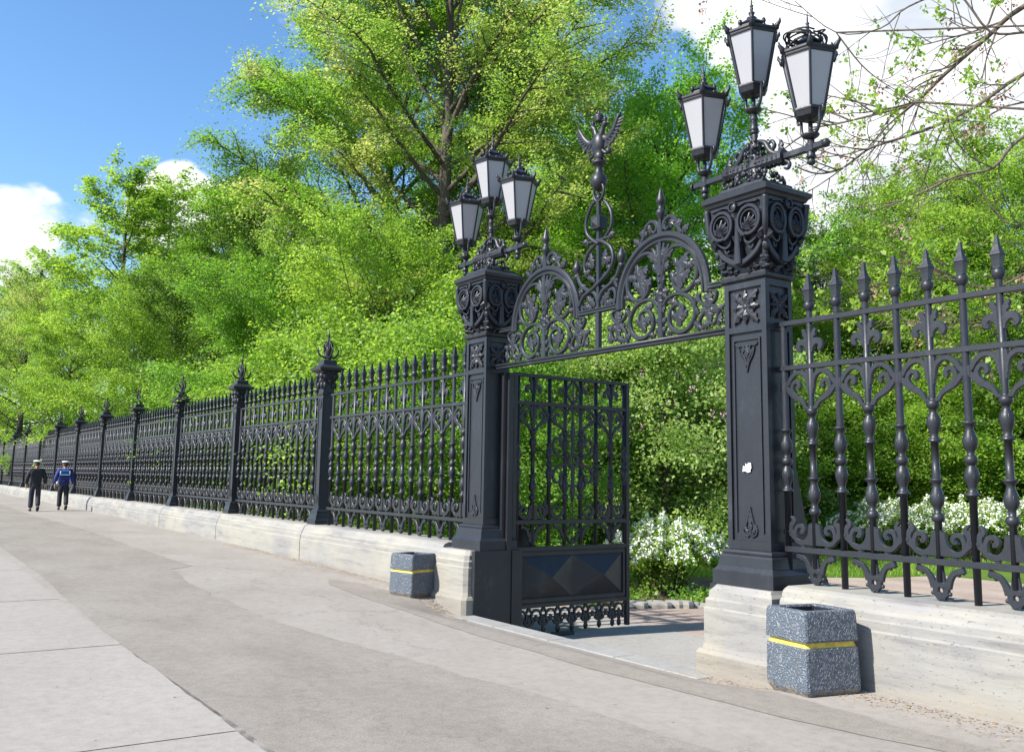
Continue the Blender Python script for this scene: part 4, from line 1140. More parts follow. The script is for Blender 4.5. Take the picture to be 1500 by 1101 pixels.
# ------------------------------------------------------------------ open gate leaf
def gate_leaf(loc, rz, label):
    t = thing('gate_leaf', label, 'gate leaf', loc, rz, 'iron gate leaves')
    W = 2.19; M = IRON2
    z0, z1 = -0.24, 3.02
    def part(name, fn):
        b = MB(); fn(b); return obj(name, b.mesh(name, M), t)
    part('stile', lambda b: b.bbox(0, 0.075, -0.035, 0.035, -0.58, z1, 0.006))
    part('stile', lambda b: b.bbox(W-0.065, W, -0.035, 0.035, -0.60, z1, 0.006))
    for z, h in ((2.995, 0.025), (2.60, 0.028), (0.93, 0.032), (0.56, 0.03), (-0.215, 0.03)):
        part('rail', lambda b: b.bbox(0.075, W-0.065, -0.03, 0.03, z-h, z+h, 0.005))
    xs_ = [0.075+(W-0.14)*k/7 for k in range(8)]
    st = xs_[1]-xs_[0]
    def nospear(kind):
        b = MB(); b.lathe(0, 0, bar_prof(kind, 0.60, 2.97, False), 8); return b.mesh('gate_bar_'+kind, M)
    GA, GB = nospear('A'), nospear('B')
    def remat(me):
        c = me.copy(); c.materials.clear(); c.materials.append(M); return c
    gsu, gsl, gpd, gfl = remat(M_SU), remat(M_SL), remat(M_PD), remat(M_FL)
    for k in range(0, 8):
        x = xs_[k] + (0.0)
        kind = {0:'A',1:'B',2:'A',3:'B',4:'B',5:'A',6:'B',7:'A'}[k]
        if k in (0,7): x = 0.10 if k == 0 else W-0.085
        obj('bar', GA if kind == 'A' else GB, t, (x,0,0))
        if k in (1, 6):
            for me, nm in ((gsu,'scroll_ornament'),(gsl,'scroll_ornament'),(gpd,'pendant_ornament'),(gfl,'fleur_ornament')):
                q = obj(nm, me, t, (x,0,0))
                q.scale = (st/0.3025,1,1)
    # paired ornament around the centre
    xc = (xs_[3]+xs_[4])/2
    b = MB(); b.wk = 1.35
    for s in (-1,1):
        g = lambda pts: [(xc+s*x, z) for x, z in pts]
        h = st/2
        b.ribbon(g(smooth([(h-0.01,2.45),(h+0.04,2.53),(h+0.12,2.565),(h+0.2,2.53),(h+0.28,2.44)])), 0.03, 0.03)
        b.ribbon(g(smooth([(h+0.28,2.43),(h+0.2,2.345),(h+0.1,2.30),(h+0.03,2.235)])), 0.03, 0.03)
        b.ribbon(g(smooth([(h+0.17,2.34),(h+0.2,2.42),(h+0.15,2.47),(h+0.11,2.44)])), 0.028, 0.03)
        b.ribbon(g(smooth([(h-0.01,2.45),(h-0.05,2.53),(0.03,2.56),(0,2.50)])), 0.028, 0.03)
        b.ribbon(g(smooth([(h,1.16),(h+0.05,1.04),(h+0.14,0.985),(h+0.22,1.02),(h+0.28,1.09)])), 0.034, 0.03)
        b.ribbon(g(smooth([(h+0.22,1.03),(h+0.23,1.11),(h+0.16,1.15),(h+0.12,1.10)])), 0.028, 0.03)
        b.ribbon(g(smooth([(h+0.2,0.87),(h+0.1,0.84),(h+0.03,0.72),(h,0.66)])), 0.034, 0.03)
        b.ribbon(g(smooth([(h,2.80),(h+0.05,2.845),(h+0.10,2.83),(h+0.10,2.78)])), 0.036, 0.03)
        b.ribbon(g([(h,2.80),(0.03,2.95),(0,2.97)]), 0.022, 0.03); b.ribbon(g([(h,2.80),(0.03,2.66),(0,2.63)]), 0.022, 0.03)
        b.ribbon(g([(h,0.78),(0.03,0.88)]), 0.022, 0.03); b.ribbon(g([(h,0.78),(0.03,0.62)]), 0.022, 0.03)
        # four C-scrolls of the medallion
        for q in (-1, 1):
            f = lambda pts: [(xc+s*x, 1.80+q*z) for x, z in pts]
            b.ribbon(f(smooth([(0.07,0.05),(0.16,0.05),(0.30,0.10),(0.37,0.20),(0.33,0.30),(0.25,0.31),(0.21,0.25),(0.25,0.21)],5)), 0.030, 0.032)
            b.ribbon(f(smooth([(0.12,0.14),(0.20,0.20),(0.24,0.32),(0.20,0.40),(0.13,0.39)],5)), 0.026, 0.03)
    b.ribbon([(xc-0.20,2.60),(xc+0.20,2.60)], 0.01, 0.01); b.ribbon([(xc,1.80),(xc,2.97)], 0.012, 0.012); b.ribbon([(xc,0.60),(xc,1.80)], 0.012, 0.012)
    obj('scroll_ornament', b.mesh('centre_scrolls', M), t)
    b = MB()
    b.wk = 1.2
    b.ribbon(arc(xc, 1.80, 0.085, 0, 360, 16), 0.035, 0.05)
    for s in (-1,1):
        b.ribbon([(xc,1.80+s*0.10),(xc,1.80+s*0.30),(xc,1.80+s*0.42),(xc,1.80+s*0.47),(xc,1.80+s*0.58)], [0.05,0.035,0.07,0.05,0.008], 0.04)
        b.ribbon([(xc-0.07,1.80+s*0.36),(xc+0.07,1.80+s*0.36)], 0.03, 0.04)
        b.ribbon([(xc+s*0.10,1.80),(xc+s*0.17,1.80)], 0.04, 0.03)
    obj('medallion', b.mesh('medallion', M), t)
    # lower panel with two raised pyramids
    def pan(b):
        b.box(0.075, W-0.065, -0.008, 0.008, -0.185, 0.53)
        for s in (-1,1):
            y = s*0.008
            def fr(x0,x1,za,zb,d):
                b.loft([[(x0,y,za),(x1,y,za),(x1,y,zb),(x0,y,zb)],[(x0+0.02,y+s*d,za+0.02),(x1-0.02,y+s*d,za+0.02),(x1-0.02,y+s*d,zb-0.02),(x0+0.02,y+s*d,zb-0.02)]], False)
            # moulding strips
            for (xa,xb,za,zb) in ((0.10,W-0.09,-0.165,-0.125),(0.10,W-0.09,0.47,0.51),(0.10,0.14,-0.125,0.47),(W-0.13,W-0.09,-0.125,0.47)):
                a, c = sorted((y, y+s*0.018)); b.box(xa, xb, a, c, za, zb)
            xm = W/2
            for xa, xb in ((0.15, xm-0.004), (xm+0.004, W-0.14)):
                p = [(xa,y,-0.115),(xb,y,-0.115),(xb,y,0.46),(xa,y,0.46)]
                base = len(b.v); b.v += p+[((xa+xb)/2, y+s*0.15, 0.17)]
                for i in range(4): b.face([base+i, base+(i+1)%4, base+4])
    part('panel', pan)
    # fringe of rings below the bottom rail
    b = MB(); n = 8; w = (W-0.14)/n
    for k in range(n):
        cx = 0.075+w*(k+0.5); 
        b.ribbon(arc(cx, -0.365, 0.088, -60, 240, 14), 0.032, 0.035)
        b.ribbon([(cx,-0.43),(cx,-0.38),(cx,-0.345)], [0.05,0.06,0.01], 0.03)
        b.ribbon([(cx-0.045,-0.385),(cx+0.045,-0.385)], 0.03, 0.03)
        for q in (-1,1):
            b.ribbon([(cx+q*0.05,-0.44),(cx+q*0.085,-0.47),(cx+q*0.125,-0.47)], 0.04, 0.035)
            b.ribbon([(cx+q*0.09,-0.30),(cx+q*0.127,-0.25)], 0.035, 0.03)
        b.lathe(cx+w/2 if k < n-1 else cx, 0, [(0.008,-0.60),(0.03,-0.585),(0.045,-0.55),(0.03,-0.50),(0.035,-0.46),(0.04,-0.40),(0.02,-0.34)], 8, 0, True, 1, 0.5)
    obj('fringe', b.mesh('gate_fringe', M), t)
    part('ground_stop', lambda b: (b.bbox(0.75,1.12,-0.05,0.05,-0.655,-0.60,0.01)))
    for z in (2.60, 0.75):
        part('hinge', lambda b: (b.lathe(-0.02,0,[(0.03,z-0.10),(0.03,z+0.10)],10), b.box(-0.02,0.02,-0.045,0.045,z-0.08,z+0.08)))
    return t
gate_leaf((0.885, 0.25, 0), math.radians(91.5), 'open black iron gate leaf with two diamond relief panels at its foot, swung inward')

# ------------------------------------------------------------------ litter bins
def rrect(h, c, z):
    return [(-h+c,-h,z),(h-c,-h,z),(h-c*0.3,-h+c*0.3,z),(h,-h+c,z),(h,h-c,z),(h-c*0.3,h-c*0.3,z),(h-c,h,z),(-h+c,h,z),(-h+c*0.3,h-c*0.3,z),(-h,h-c,z),(-h,-h+c,z),(-h+c*0.3,-h+c*0.3,z)]
def litter_bin(loc, rz, tilt, H, w, label):
    t = thing('litter_bin', label, 'litter bin', loc, rz, 'square plastered litter bins')
    t.rotation_euler = (tilt[0], tilt[1], rz)
    b = MB(); zb = H*0.60; zt = H*0.66
    b.loft([rrect(w*0.80,0.03,0), rrect(w*0.84,0.03,0.02), rrect(w,0.025,0.09), rrect(w*1.01,0.025,0.12), rrect(w*0.985,0.025,zb-0.012), rrect(w*0.965,0.025,zb)])
    obj('lower_body', b.mesh('bin_lower', BINM), t)
    b = MB()
    b.loft([rrect(w*0.95,0.025,zb-0.001), rrect(w*0.93,0.025,zb+0.012), rrect(w*0.905,0.025,zt-0.008), rrect(w*0.90,0.025,zt+0.001)])
    obj('yellow_band', b.mesh('bin_band', YEL), t)
    b = MB()
    b.loft([rrect(w*0.90,0.025,zt), rrect(w*0.99,0.025,zt), rrect(w*1.0,0.025,zt+0.015), rrect(w*0.97,0.025,H-0.03), rrect(w*0.955,0.03,H-0.01), rrect(w*0.93,0.03,H), rrect(w*0.74,0.02,H), rrect(w*0.72,0.02,H-0.01), rrect(w*0.70,0.02,H-0.2)], caps=True)
    obj('upper_body', b.mesh('bin_upper', BINM), t)
    b = MB()
    LN = w*0.71
    b.loft([rrect(LN,0.02,H-0.16), rrect(LN,0.02,H-0.015), rrect(LN-0.012,0.02,H-0.015), rrect(LN-0.012,0.02,H-0.16)], caps=False)
    obj('liner', b.mesh('bin_liner', IRON2), t)
    return t
litter_bin((-0.07, -0.72-0.02, -0.145), math.radians(14), (0,0), 0.62, 0.235, 'blue grey plaster litter bin with yellow band beside the left pedestal')
litter_bin((6.755, -0.74, -0.165), math.radians(-13), (0.0,-0.02), 0.70, 0.262, 'nearest, larger blue grey litter bin with yellow band, below the right fence')

exec_foliage = True
# ------------------------------------------------------------------ vegetation
def np_mesh(name, V, F, mats, midx=None, smooth=False):
    me = bpy.data.meshes.new(name)
    nv, nf = len(V), len(F); k = F.shape[1]
    me.vertices.add(nv); me.vertices.foreach_set('co', V.astype(np.float32).ravel())
    me.loops.add(nf*k); me.loops.foreach_set('vertex_index', F.astype(np.int32).ravel())
    me.polygons.add(nf); me.polygons.foreach_set('loop_start', np.arange(0, nf*k, k, dtype=np.int32))
    me.polygons.foreach_set('loop_total', np.full(nf, k, dtype=np.int32))
    for q in mats: me.materials.append(q)
    if midx is not None: me.polygons.foreach_set('material_index', midx.astype(np.int32))
    me.update(calc_edges=True)
    return me
def leaves(rng, P, size, up=0.75, dirs=None):
    """P: Nx3 leaf positions. Returns verts, quads: folded leaf blades"""
    n = len(P)
    nr = rng.normal(0, 1, (n, 3))*(1-up); nr[:, 2] += up
    nr /= np.linalg.norm(nr, axis=1)[:, None]
    a = rng.normal(0, 1, (n, 3)); 
    if dirs is not None: a = dirs+a*0.5
    a -= nr*(a*nr).sum(1)[:, None]; a /= np.linalg.norm(a, axis=1)[:, None]
    b = np.cross(nr, a)
    s = size*(0.5+rng.beta(2, 3, n)*1.25)[:, None]
    mid = P+a*s*0.45-nr*s*0.08
    V = np.stack([P, mid+b*s*0.36+nr*s*0.10, P+a*s-nr*s*0.12, mid-b*s*0.36+nr*s*0.10], 1).reshape(-1, 3)
    F = np.arange(n*4).reshape(n, 4)
    return V, F
class Wood:
    def __init__(s): s.V=[]; s.F=[]; s.n=0
    def tube(s, pts, rad, k=5):
        P = np.asarray(pts, float); m_ = len(P); rad = np.asarray(rad, float)
        T = np.gradient(P, axis=0); T /= np.linalg.norm(T, axis=1)[:, None]+1e-9
        ref = np.array([1.0, 0.13, 0.07]) if abs(T[0][2]) > 0.7 else np.array([0.05, 0.1, 1.0])
        X = np.cross(T, ref); X /= np.linalg.norm(X, axis=1)[:, None]+1e-9
        Y = np.cross(T, X)
        a = np.arange(k)*2*PI/k
        R_ = P[:, None, :]+rad[:, None, None]*(np.cos(a)[None, :, None]*X[:, None, :]+np.sin(a)[None, :, None]*Y[:, None, :])
        s.V.append(R_.reshape(-1, 3))
        i = np.arange(m_-1)[:, None]*k; j = np.arange(k)[None, :]; j2 = (j+1) % k
        s.F.append((np.stack([i+j, i+j2, i+k+j2, i+k+j], -1).reshape(-1, 4))+s.n)
        s.n += m_*k
    def mesh(s, name, m_):
        me = np_mesh(name, np.concatenate(s.V), np.concatenate(s.F), [m_])
        me.polygons.foreach_set('use_smooth', [True]*len(me.polygons))
        return me
def tree_mesh(seed, H, R_, base, nleaf, size, r0=None, nl=30, top=0.9, dens_low=1.0, fork=None, up=0.7, droop=0.10, lean=0.0):
    """returns (wood mesh, leaf vertex/face arrays). base = crown base height; R_ = crown radius"""
    rng = np.random.default_rng(seed)
    W = Wood()
    r0 = r0 or H*0.014
    nz = 14
    zt = H*top
    th = np.linspace(0, zt, nz)
    wob = np.cumsum(rng.normal(0, 0.012*H/nz*2.2, (nz, 2)), axis=0); wob -= wob[0]
    wob[:, 0] += lean*th
    TP = np.column_stack([wob, th])
    rad = r0*(1-(th/zt)*0.85)**0.9; rad[0] *= 1.35
    W.tube(TP, rad, 8)
    def trunk_at(z): return np.array([np.interp(z, th, TP[:, 0]), np.interp(z, th, TP[:, 1]), z])
    def env(u): return R_*(0.45+0.62*math.sin(PI*min(1, u*0.95+0.12))**0.8)*(1-0.5*max(0, u-0.55)/0.45)
    sprays = []; sdir = []
    ang = rng.uniform(0, 2*PI)
    forks = fork or []
    for i in range(nl):
        u = (i+rng.uniform(0, 1))/nl
        z = base+(zt-base)*u**0.95
        ang += 2.399+rng.uniform(-.4, .4)
        el = math.radians(8+62*u**1.4+rng.uniform(-10, 12))
        Lh = env(u)*rng.uniform(0.72, 1.12)
        L_ = Lh/max(0.45, math.cos(el))
        L_ = min(L_, R_*1.25)
        if u > 0.85: L_ = min(L_, (H-z)*1.1+0.8)
        p = trunk_at(z); m_ = 9
        d = np.array([math.cos(ang)*math.cos(el), math.sin(ang)*math.cos(el), math.sin(el)])
        pts = [p]
        for k in range(m_-1):
            d = d+rng.normal(0, 0.10, 3); d[2] += 0.03-0.10*(k/m_)
            d /= np.linalg.norm(d); pts.append(pts[-1]+d*L_/(m_-1))
        pts = np.array(pts)
        rl = r0*0.42*(1-u*0.6)*rng.uniform(0.7, 1.1)
        W.tube(pts, rl*(1-np.linspace(0, 0.88, m_)), 5)
        # secondaries
        ns = max(4, int(L_/0.55)); side = 1
        for q in range(ns):
            s = 0.22+0.78*(q+rng.uniform(0, .8))/ns
            s = min(s, 1.0)
            f = s*(m_-1); i0 = min(m_-2, int(f)); pp = pts[i0]+(pts[i0+1]-pts[i0])*(f-i0)
            dd = pts[i0+1]-pts[i0]; dd /= np.linalg.norm(dd)
            side = -side
            hor = np.array([-dd[1], dd[0], 0]); hor /= np.linalg.norm(hor)+1e-6
            a2 = rng.uniform(0.6, 1.1)
            d2 = dd*math.cos(a2)+hor*side*math.sin(a2)+np.array([0, 0, rng.uniform(-.25, .35)])
            d2 /= np.linalg.norm(d2)
            l2 = (0.9+0.26*L_*(1.15-s))*rng.uniform(0.7, 1.2)
            p2 = [pp]; k2 = 5
            for k in range(k2-1):
                d2 = d2+rng.normal(0, .12, 3); d2[2] -= droop*0.6; d2 /= np.linalg.norm(d2)
                p2.append(p2[-1]+d2*l2/(k2-1))
            p2 = np.array(p2)
            W.tube(p2, max(0.012, rl*0.32)*(1-np.linspace(0, .8, k2)), 3)
            for w in np.arange(0.3, 1.01, 0.24):
                f = w*(k2-1); i0 = min(k2-2, int(f))
                c = p2[i0]+(p2[i0+1]-p2[i0])*(f-i0)
                sprays.append(c+rng.normal(0, .12, 3)); sdir.append(d2)
    sprays = np.array(sprays); sdir = np.array(sdir)
    if nleaf:
        ns = len(sprays); per = max(4, nleaf//ns)
        wts = rng.uniform(0.3, 1.5, ns)
        cnt = np.maximum(2, (per*wts/np.mean(wts))).astype(int)
        idx = np.repeat(np.arange(ns), cnt); n = len(idx)
        dh = sdir[idx]; 
        al = rng.normal(0, 0.40, n); ac = rng.normal(0, 0.27, n)
        hz = np.column_stack([-dh[:, 1], dh[:, 0], np.zeros(n)])
        P = sprays[idx]+dh*al[:, None]+hz*ac[:, None]
        P[:, 2] += rng.normal(0, 0.13, n)-droop*(al**2+ac**2)*2.0
        out = P-np.array([0, 0, 0]); out[:, 2] = 0; out /= np.linalg.norm(out, axis=1)[:, None]+1e-6
        V, F = leaves(rng, P, size, up, out+np.array([0, 0, -.35]))
        return W, V, F
    return W, None, None
ARCH = {}
def archetype(key, **kw):
    W, V, F = tree_mesh(**kw)
    ARCH[key] = (W.mesh('wood_'+key, BARK), np_mesh('leaves_'+key, V, F, [LIME]), kw['H'])
def tree(key, x, y, H, leafm, label, rz=0.0, wide=1.0, name='broadleaf_tree', group='park trees behind the fence', z=None):
    w, l, h0 = ARCH[key]
    z = giz(x, y) if z is None else z
    t = thing(name, label, 'tree', (x, y, z), rz, group)
    k = H/h0
    t.scale = (k*wide, k*wide, k)
    a = obj('trunk', w, t); c = obj('crown', l, t)
    c.material_slots[0].link = 'OBJECT'; c.material_slots[0].material = leafm
    c['kind'] = 'stuff'
    return t
CX, CY = 11.97, -7.21
def at(px, dist):      # world position on the ground in the direction of a horizontal bearing
    a = math.atan((px-750)/1400.0)
    d = Vector((-0.8305, 0.5570)); r = Vector((0.5570, 0.8305))
    v = (d*math.cos(a)+r*math.sin(a))
    return CX+v.x*dist, CY+v.y*dist
archetype('spreading', seed=3, H=23, R_=7.8, base=3.5, nleaf=250000, size=0.098, r0=0.42, nl=50)
archetype('loose', seed=11, H=22, R_=5.6, base=3.0, nleaf=105000, size=0.105, r0=0.30, nl=44)
archetype('tall', seed=21, H=24, R_=4.4, base=3.0, nleaf=48000, size=0.17, r0=0.26, nl=38, droop=0.14)
archetype('tall_thin', seed=35, H=24, R_=4.0, base=4.0, nleaf=30000, size=0.17, r0=0.2, nl=34, droop=0.14)
archetype('dense', seed=44, H=17, R_=5.6, base=1.5, nleaf=100000, size=0.115, r0=0.26, nl=44, up=0.6)
archetype('young', seed=52, H=12, R_=4.4, base=1.0, nleaf=110000, size=0.082, r0=0.16, nl=34, up=0.6)
archetype('bushy', seed=63, H=5, R_=2.7, base=0.25, nleaf=48000, size=0.075, r0=0.10, nl=30, up=0.5, droop=0.05)
T = [
 # key, px, dist, H, material, label, wide
 ('tall', -60, 128, 24, LIME, 'distant lime green tree at the far left end of the fence', 1.3),
 ('tall', 12, 118, 24, GREEN, 'small distant green tree at the left picture edge under the cloud', 1.2),
 ('tall', 62, 104, 24, LIME, 'pointed light green tree second from the left edge, against the cloud', 1.3),
 ('dense', 30, 84, 17, OLIVE, 'yellow green rounded tree low at the left behind the far fence', 1.1),
 ('dense', 96, 66, 12.5, LIME, 'bright yellow green low tree behind the sailors', 1.0),
 ('tall', 160, 70, 24.3, LIME, 'tall slender tree standing alone against blue sky at left', 1.25),
 ('tall', 232, 76, 25.6, LIME, 'thin airy tree right of the tall slender one, in front of the cloud', 1.1),
 ('tall_thin', 300, 70, 24.0, LIME, 'sparse feathery tree with cloud showing through its crown', 1.2),
 ('loose', 335, 60, 20.0, GREEN, 'light green tree between the feathery tree and the dark green one', 1.1),
 ('young', 200, 54, 11.5, LIME, 'low light green tree under the tall slender tree', 1.2),
 ('dense', 372, 56, 20.5, DARKG, 'dark green tree left of the great spreading tree', 0.85),
 ('young', 300, 46, 11.5, DARKG, 'mid green young tree behind the fourth fence post', 1.15),
 ('tall', 418, 46, 16.5, OLIVE, 'yellowish loose tree at the left foot of the great tree', 0.95),
 ('young', 400, 33, 9.0, GREEN, 'drooping leafy tree close behind the third fence panel', 1.2),
 ('spreading', 560, 39, 22.5, GREEN, 'broad tree reaching leftwards over the blue sky', 0.95),
 ('spreading', 650, 34, 25, OLIVE, 'great spreading tree with thick grey trunk behind the left lanterns', 0.88),
 ('young', 545, 28, 9.5, LIME, 'bright layered tree behind the second fence panel', 1.15),
 ('loose', 765, 40, 23.5, OLIVE, 'yellow tinged loose tree behind the eagle', 1.05),
 ('loose', 868, 50, 24.5, LIME, 'light green tree right of the eagle, with a soft top', 0.95),
 ('dense', 985, 38, 18.4, MAPLE, 'rich green maple between the eagle and the right pillar', 0.92),
 ('dense', 915, 47, 19.5, MAPLE, 'second rich green maple close right of the eagle', 0.9),
 ('dense', 830, 38, 12.5, MAPLE, 'round topped bright maple behind the left round arch', 1.0),
 ('tall', 925, 62, 24.5, LIME, 'pale green tree behind the rich green maple', 0.9),
 ('young', 800, 42, 12.0, GREEN, 'green tree behind the left round arch', 1.2),
 ('young', 905, 44, 12.0, GREEN, 'green tree behind the right round arch', 1.2),
 ('young', 690, 38, 12.5, LIME, 'light green tree just left of the left pillar', 1.1),
 ('dense', 1110, 46, 12.5, GREEN, 'green tree hidden behind the right gate pillar', 1.0),
 ('dense', 1275, 44, 14.0, GREEN, 'leafy tree behind the first spears right of the right pillar', 0.9),
 ('dense', 1350, 38, 13.6, LIME, 'light green tree at upper right behind bare branches', 0.9),
 ('loose', 1430, 36, 13.0, OLIVE, 'yellow green tree behind the right fence spears', 1.0),
 ('dense', 1510, 34, 13.2, LIME, 'bright tree at the right picture edge', 1.0),
 ('dense', 1215, 44, 12.0, LIME, 'low light tree directly right of the right pillar', 1.0),
 ('young', 1310, 38, 9.6, LIME, 'low green tree behind the white flowering hedge', 1.3),
 ('young', 1420, 38, 10.0, LIME, 'low bright tree behind the right part of the hedge', 1.3),
 ('young', 1530, 37, 10.0, GREEN, 'low green tree at the right edge behind the hedge', 1.3),
 ('young', 1050, 46, 11.0, GREEN, 'green tree left of the right pillar above the lilac', 1.2),
]
for i, (k, px, d, H, mt, lab, wd) in enumerate(T):
    x, y = at(px, d)
    tree(k, x, y, H, mt, lab, rz=i*1.37, wide=wd)
SH = [
 (975, 29, 6.4, PALEG, 'large rounded lilac shrub seen through the open gateway', 1.1),
 (850, 30, 6.3, PALEG, 'lilac shrub behind the open gate leaf', 1.1),
 (1085, 33, 5.6, PALEG, 'green shrub hidden behind the right pillar', 1.1),
 (640, 22, 5.0, LIME, 'bright shrub behind the fence panel nearest the left pillar', 1.15),
 (560, 25, 5.0, LIME, 'bright shrub with pink bloom behind the first fence panel', 1.15),
 (470, 29, 5.0, LIME, 'bright shrub behind the first fence post', 1.2),
 (385, 35, 5.2, LIME, 'bright shrub behind the second fence panel', 1.2),
 (310, 42, 5.5, GREEN, 'green shrub behind the third fence panel', 1.2),
 (240, 52, 5.5, GREEN, 'green shrub behind the fourth fence panel', 1.3),
 (740, 20, 4.2, GREEN, 'green shrub behind the left gate pillar', 1.0),
 (1180, 33, 5.0, LIME, 'green shrub just right of the right pillar', 1.2),
 (1265, 37, 5.0, LIME, 'light shrub behind the left end of the white hedge', 1.2),
 (1350, 35, 4.6, LIME, 'green shrub behind the middle of the white hedge', 1.3),
 (1440, 35, 4.6, LIME, 'light shrub behind the right of the white hedge', 1.3),
 (1530, 34, 4.6, LIME, 'green shrub behind the white hedge at the picture edge', 1.3),
]
for i, (px, d, H, mt, lab, wd) in enumerate(SH):
    x, y = at(px, d)
    if y < 2.6: continue
    tree('bushy', x, y, H, mt, lab, rz=i*2.1, wide=wd, name='shrub', group='shrubs behind the fence')['category'] = 'shrub'
# far-off wood closing the view
rng = np.random.default_rng(99)
P = []
for k in range(260):
    px = rng.uniform(-350, 1750); d = rng.uniform(62, 150) if px > 450 else rng.uniform(135, 190)
    x, y = at(px, d)
    if y < 3: y = 3+rng.uniform(0, 5)
    h = rng.uniform(7, 13)
    n = 260
    q = rng.normal(0, 1, (n, 3)); q /= np.linalg.norm(q, axis=1)[:, None]; q *= rng.uniform(0.6, 1.0, n)[:, None]
    P.append(np.array([x, y, giz(x, y)+h*0.5])+q*np.array([4.5, 4.5, h*0.55]))
V, F = leaves(rng, np.concatenate(P), 0.6, 0.45)
tag(obj('distant_wood', np_mesh('distant_wood', V, F, [LIME])), kind='stuff')

# lilac blossom on the shrub in the gateway, white spirea, hedge
def spirea(px, d, H, R_, label, n_st, seed, nflow=60, name='white_spirea', ex=1.0):
    rng = np.random.default_rng(seed)
    x0, y0 = at(px, d)
    t = thing(name, label, 'shrub', (x0, y0, giz(x0, y0)), 0, 'white flowering shrubs')
    W = Wood(); FP = []; LP = []
    for k in range(n_st):
        a = rng.uniform(0, 2*PI); rr = R_*math.sqrt(rng.uniform(0.02, 1)); hh = H*rng.uniform(0.7, 1.08)*(1-0.35*(rr/R_)**2)
        ox, oy = rng.uniform(-.5, .5)*ex*R_*0.9, rng.uniform(-.25, .25)*R_
        u = np.linspace(0, 1, 8)
        P_ = np.column_stack([ox+math.cos(a)*rr*u**1.1*(1.15 if ex > 1 else 1), oy+math.sin(a)*rr*u**1.1, hh*np.sin(np.minimum(1.0, u*1.05)*PI*0.72)/math.sin(PI/2)])
        W.tube(P_, np.linspace(0.010, 0.003, 8), 3)
        s = rng.uniform(0.45, 1.0, nflow)
        pts = np.column_stack([np.interp(s, u, P_[:, c]) for c in range(3)])
        FP.append(pts+rng.normal(0, .013, pts.shape)+np.array([0, 0, .02]))
        s = rng.uniform(0.1, 1.0, int(nflow*1.3))
        pts = np.column_stack([np.interp(s, u, P_[:, c]) for c in range(3)])
        LP.append(pts+rng.normal(0, .06, pts.shape)-np.array([0, 0, .05]))
    obj('stems', W.mesh('spirea_stems', TWIG), t)
    V, F = leaves(rng, np.concatenate(LP), 0.065, 0.3)
    c = obj('foliage', np_mesh('spirea_leaves', V, F, [LIME]), t); c['kind'] = 'stuff'
    V, F = leaves(rng, np.concatenate(FP), 0.055, 0.4)
    c = obj('blossom', np_mesh('spirea_flowers', V, F, [WHITEF]), t); c['kind'] = 'stuff'
    return t
spirea(975, 19.3, 1.5, 1.05, 'white flowering spirea bush in front of the lilac, beside the gate leaf', 150, 5)
spirea(1042, 25, 0.9, 0.6, 'small white flowering bush at the foot of the right pillar', 40, 6)
spirea(1300, 31, 1.7, 1.5, 'left end of the white flowering hedge behind the right fence', 170, 8, 62, ex=1.4)
spirea(1400, 31, 1.7, 1.5, 'middle of the white flowering hedge behind the right fence', 150, 9, 62, ex=1.4)
spirea(1500, 30.5, 1.8, 1.5, 'white flowering hedge at the right picture edge', 150, 10, 62, ex=1.4)
spirea(1600, 30, 1.8, 1.5, 'white flowering hedge beyond the right picture edge', 90, 12, 62, ex=1.4)
def blossoms(px, d, z0, z1, R_, n, mt, label, seed):
    rng = np.random.default_rng(seed); x0, y0 = at(px, d)
    c = rng.normal(0, 1, (n, 3)); c /= np.linalg.norm(c, axis=1)[:, None]
    c = c[c[:, 2] > -0.2]
    P_ = []
    for q in c:
        o = np.array([x0, y0, (z0+z1)/2])+q*np.array([R_, R_, (z1-z0)/2])
        m_ = 16
        P_.append(o+np.column_stack([rng.normal(0, .03, m_), rng.normal(0, .03, m_), rng.uniform(0, .2, m_)]))
    V, F = leaves(rng, np.concatenate(P_), 0.045, 0.3)
    o = obj('lilac_blossom', np_mesh('lilac_blossom', V, F, [mt])); tag(o, label, 'blossom', kind='stuff')
blossoms(975, 29, 1.0, 5.3, 3.1, 260, PINKF, 'pale pink lilac blossom on the rounded shrub in the gateway', 3)
blossoms(850, 30, 1.0, 5.2, 3.1, 200, PINKF, 'pale pink lilac blossom above the open gate leaf', 4)
blossoms(575, 25, 1.5, 3.8, 2.3, 60, PINKF, 'pink lilac blossom behind the first fence panel', 6)

# grass and small weeds on the lawn strip
rng = np.random.default_rng(5)
n = 52000
gx_ = rng.uniform(-16, -1.5, n); gy_ = rng.uniform(5.0, 24, n)
keep = (gx_ < np.interp(gy_, [5, 9.2, 10.9, 12.8, 14.6, 18.5, 24], [-4.6, -4.0, -3.4, -2.3, -2.0, -2.3, -2.3]))
gx_, gy_ = gx_[keep], gy_[keep]; n = len(gx_)
h = rng.uniform(.06, .16, n); a = rng.uniform(0, 2*PI, n); w = 0.012
base = np.column_stack([gx_, gy_, [giz(x, y) for x, y in zip(gx_, gy_)]])
dx = np.column_stack([np.cos(a)*w, np.sin(a)*w, np.zeros(n)])
tip = base+np.column_stack([rng.normal(0, .04, n), rng.normal(0, .04, n), h])
V = np.stack([base-dx, base+dx, tip+dx*.3, tip-dx*.3], 1).reshape(-1, 3)
tag(obj('grass', np_mesh('grass', V, np.arange(n*4).reshape(n, 4), [LIME])), kind='stuff')
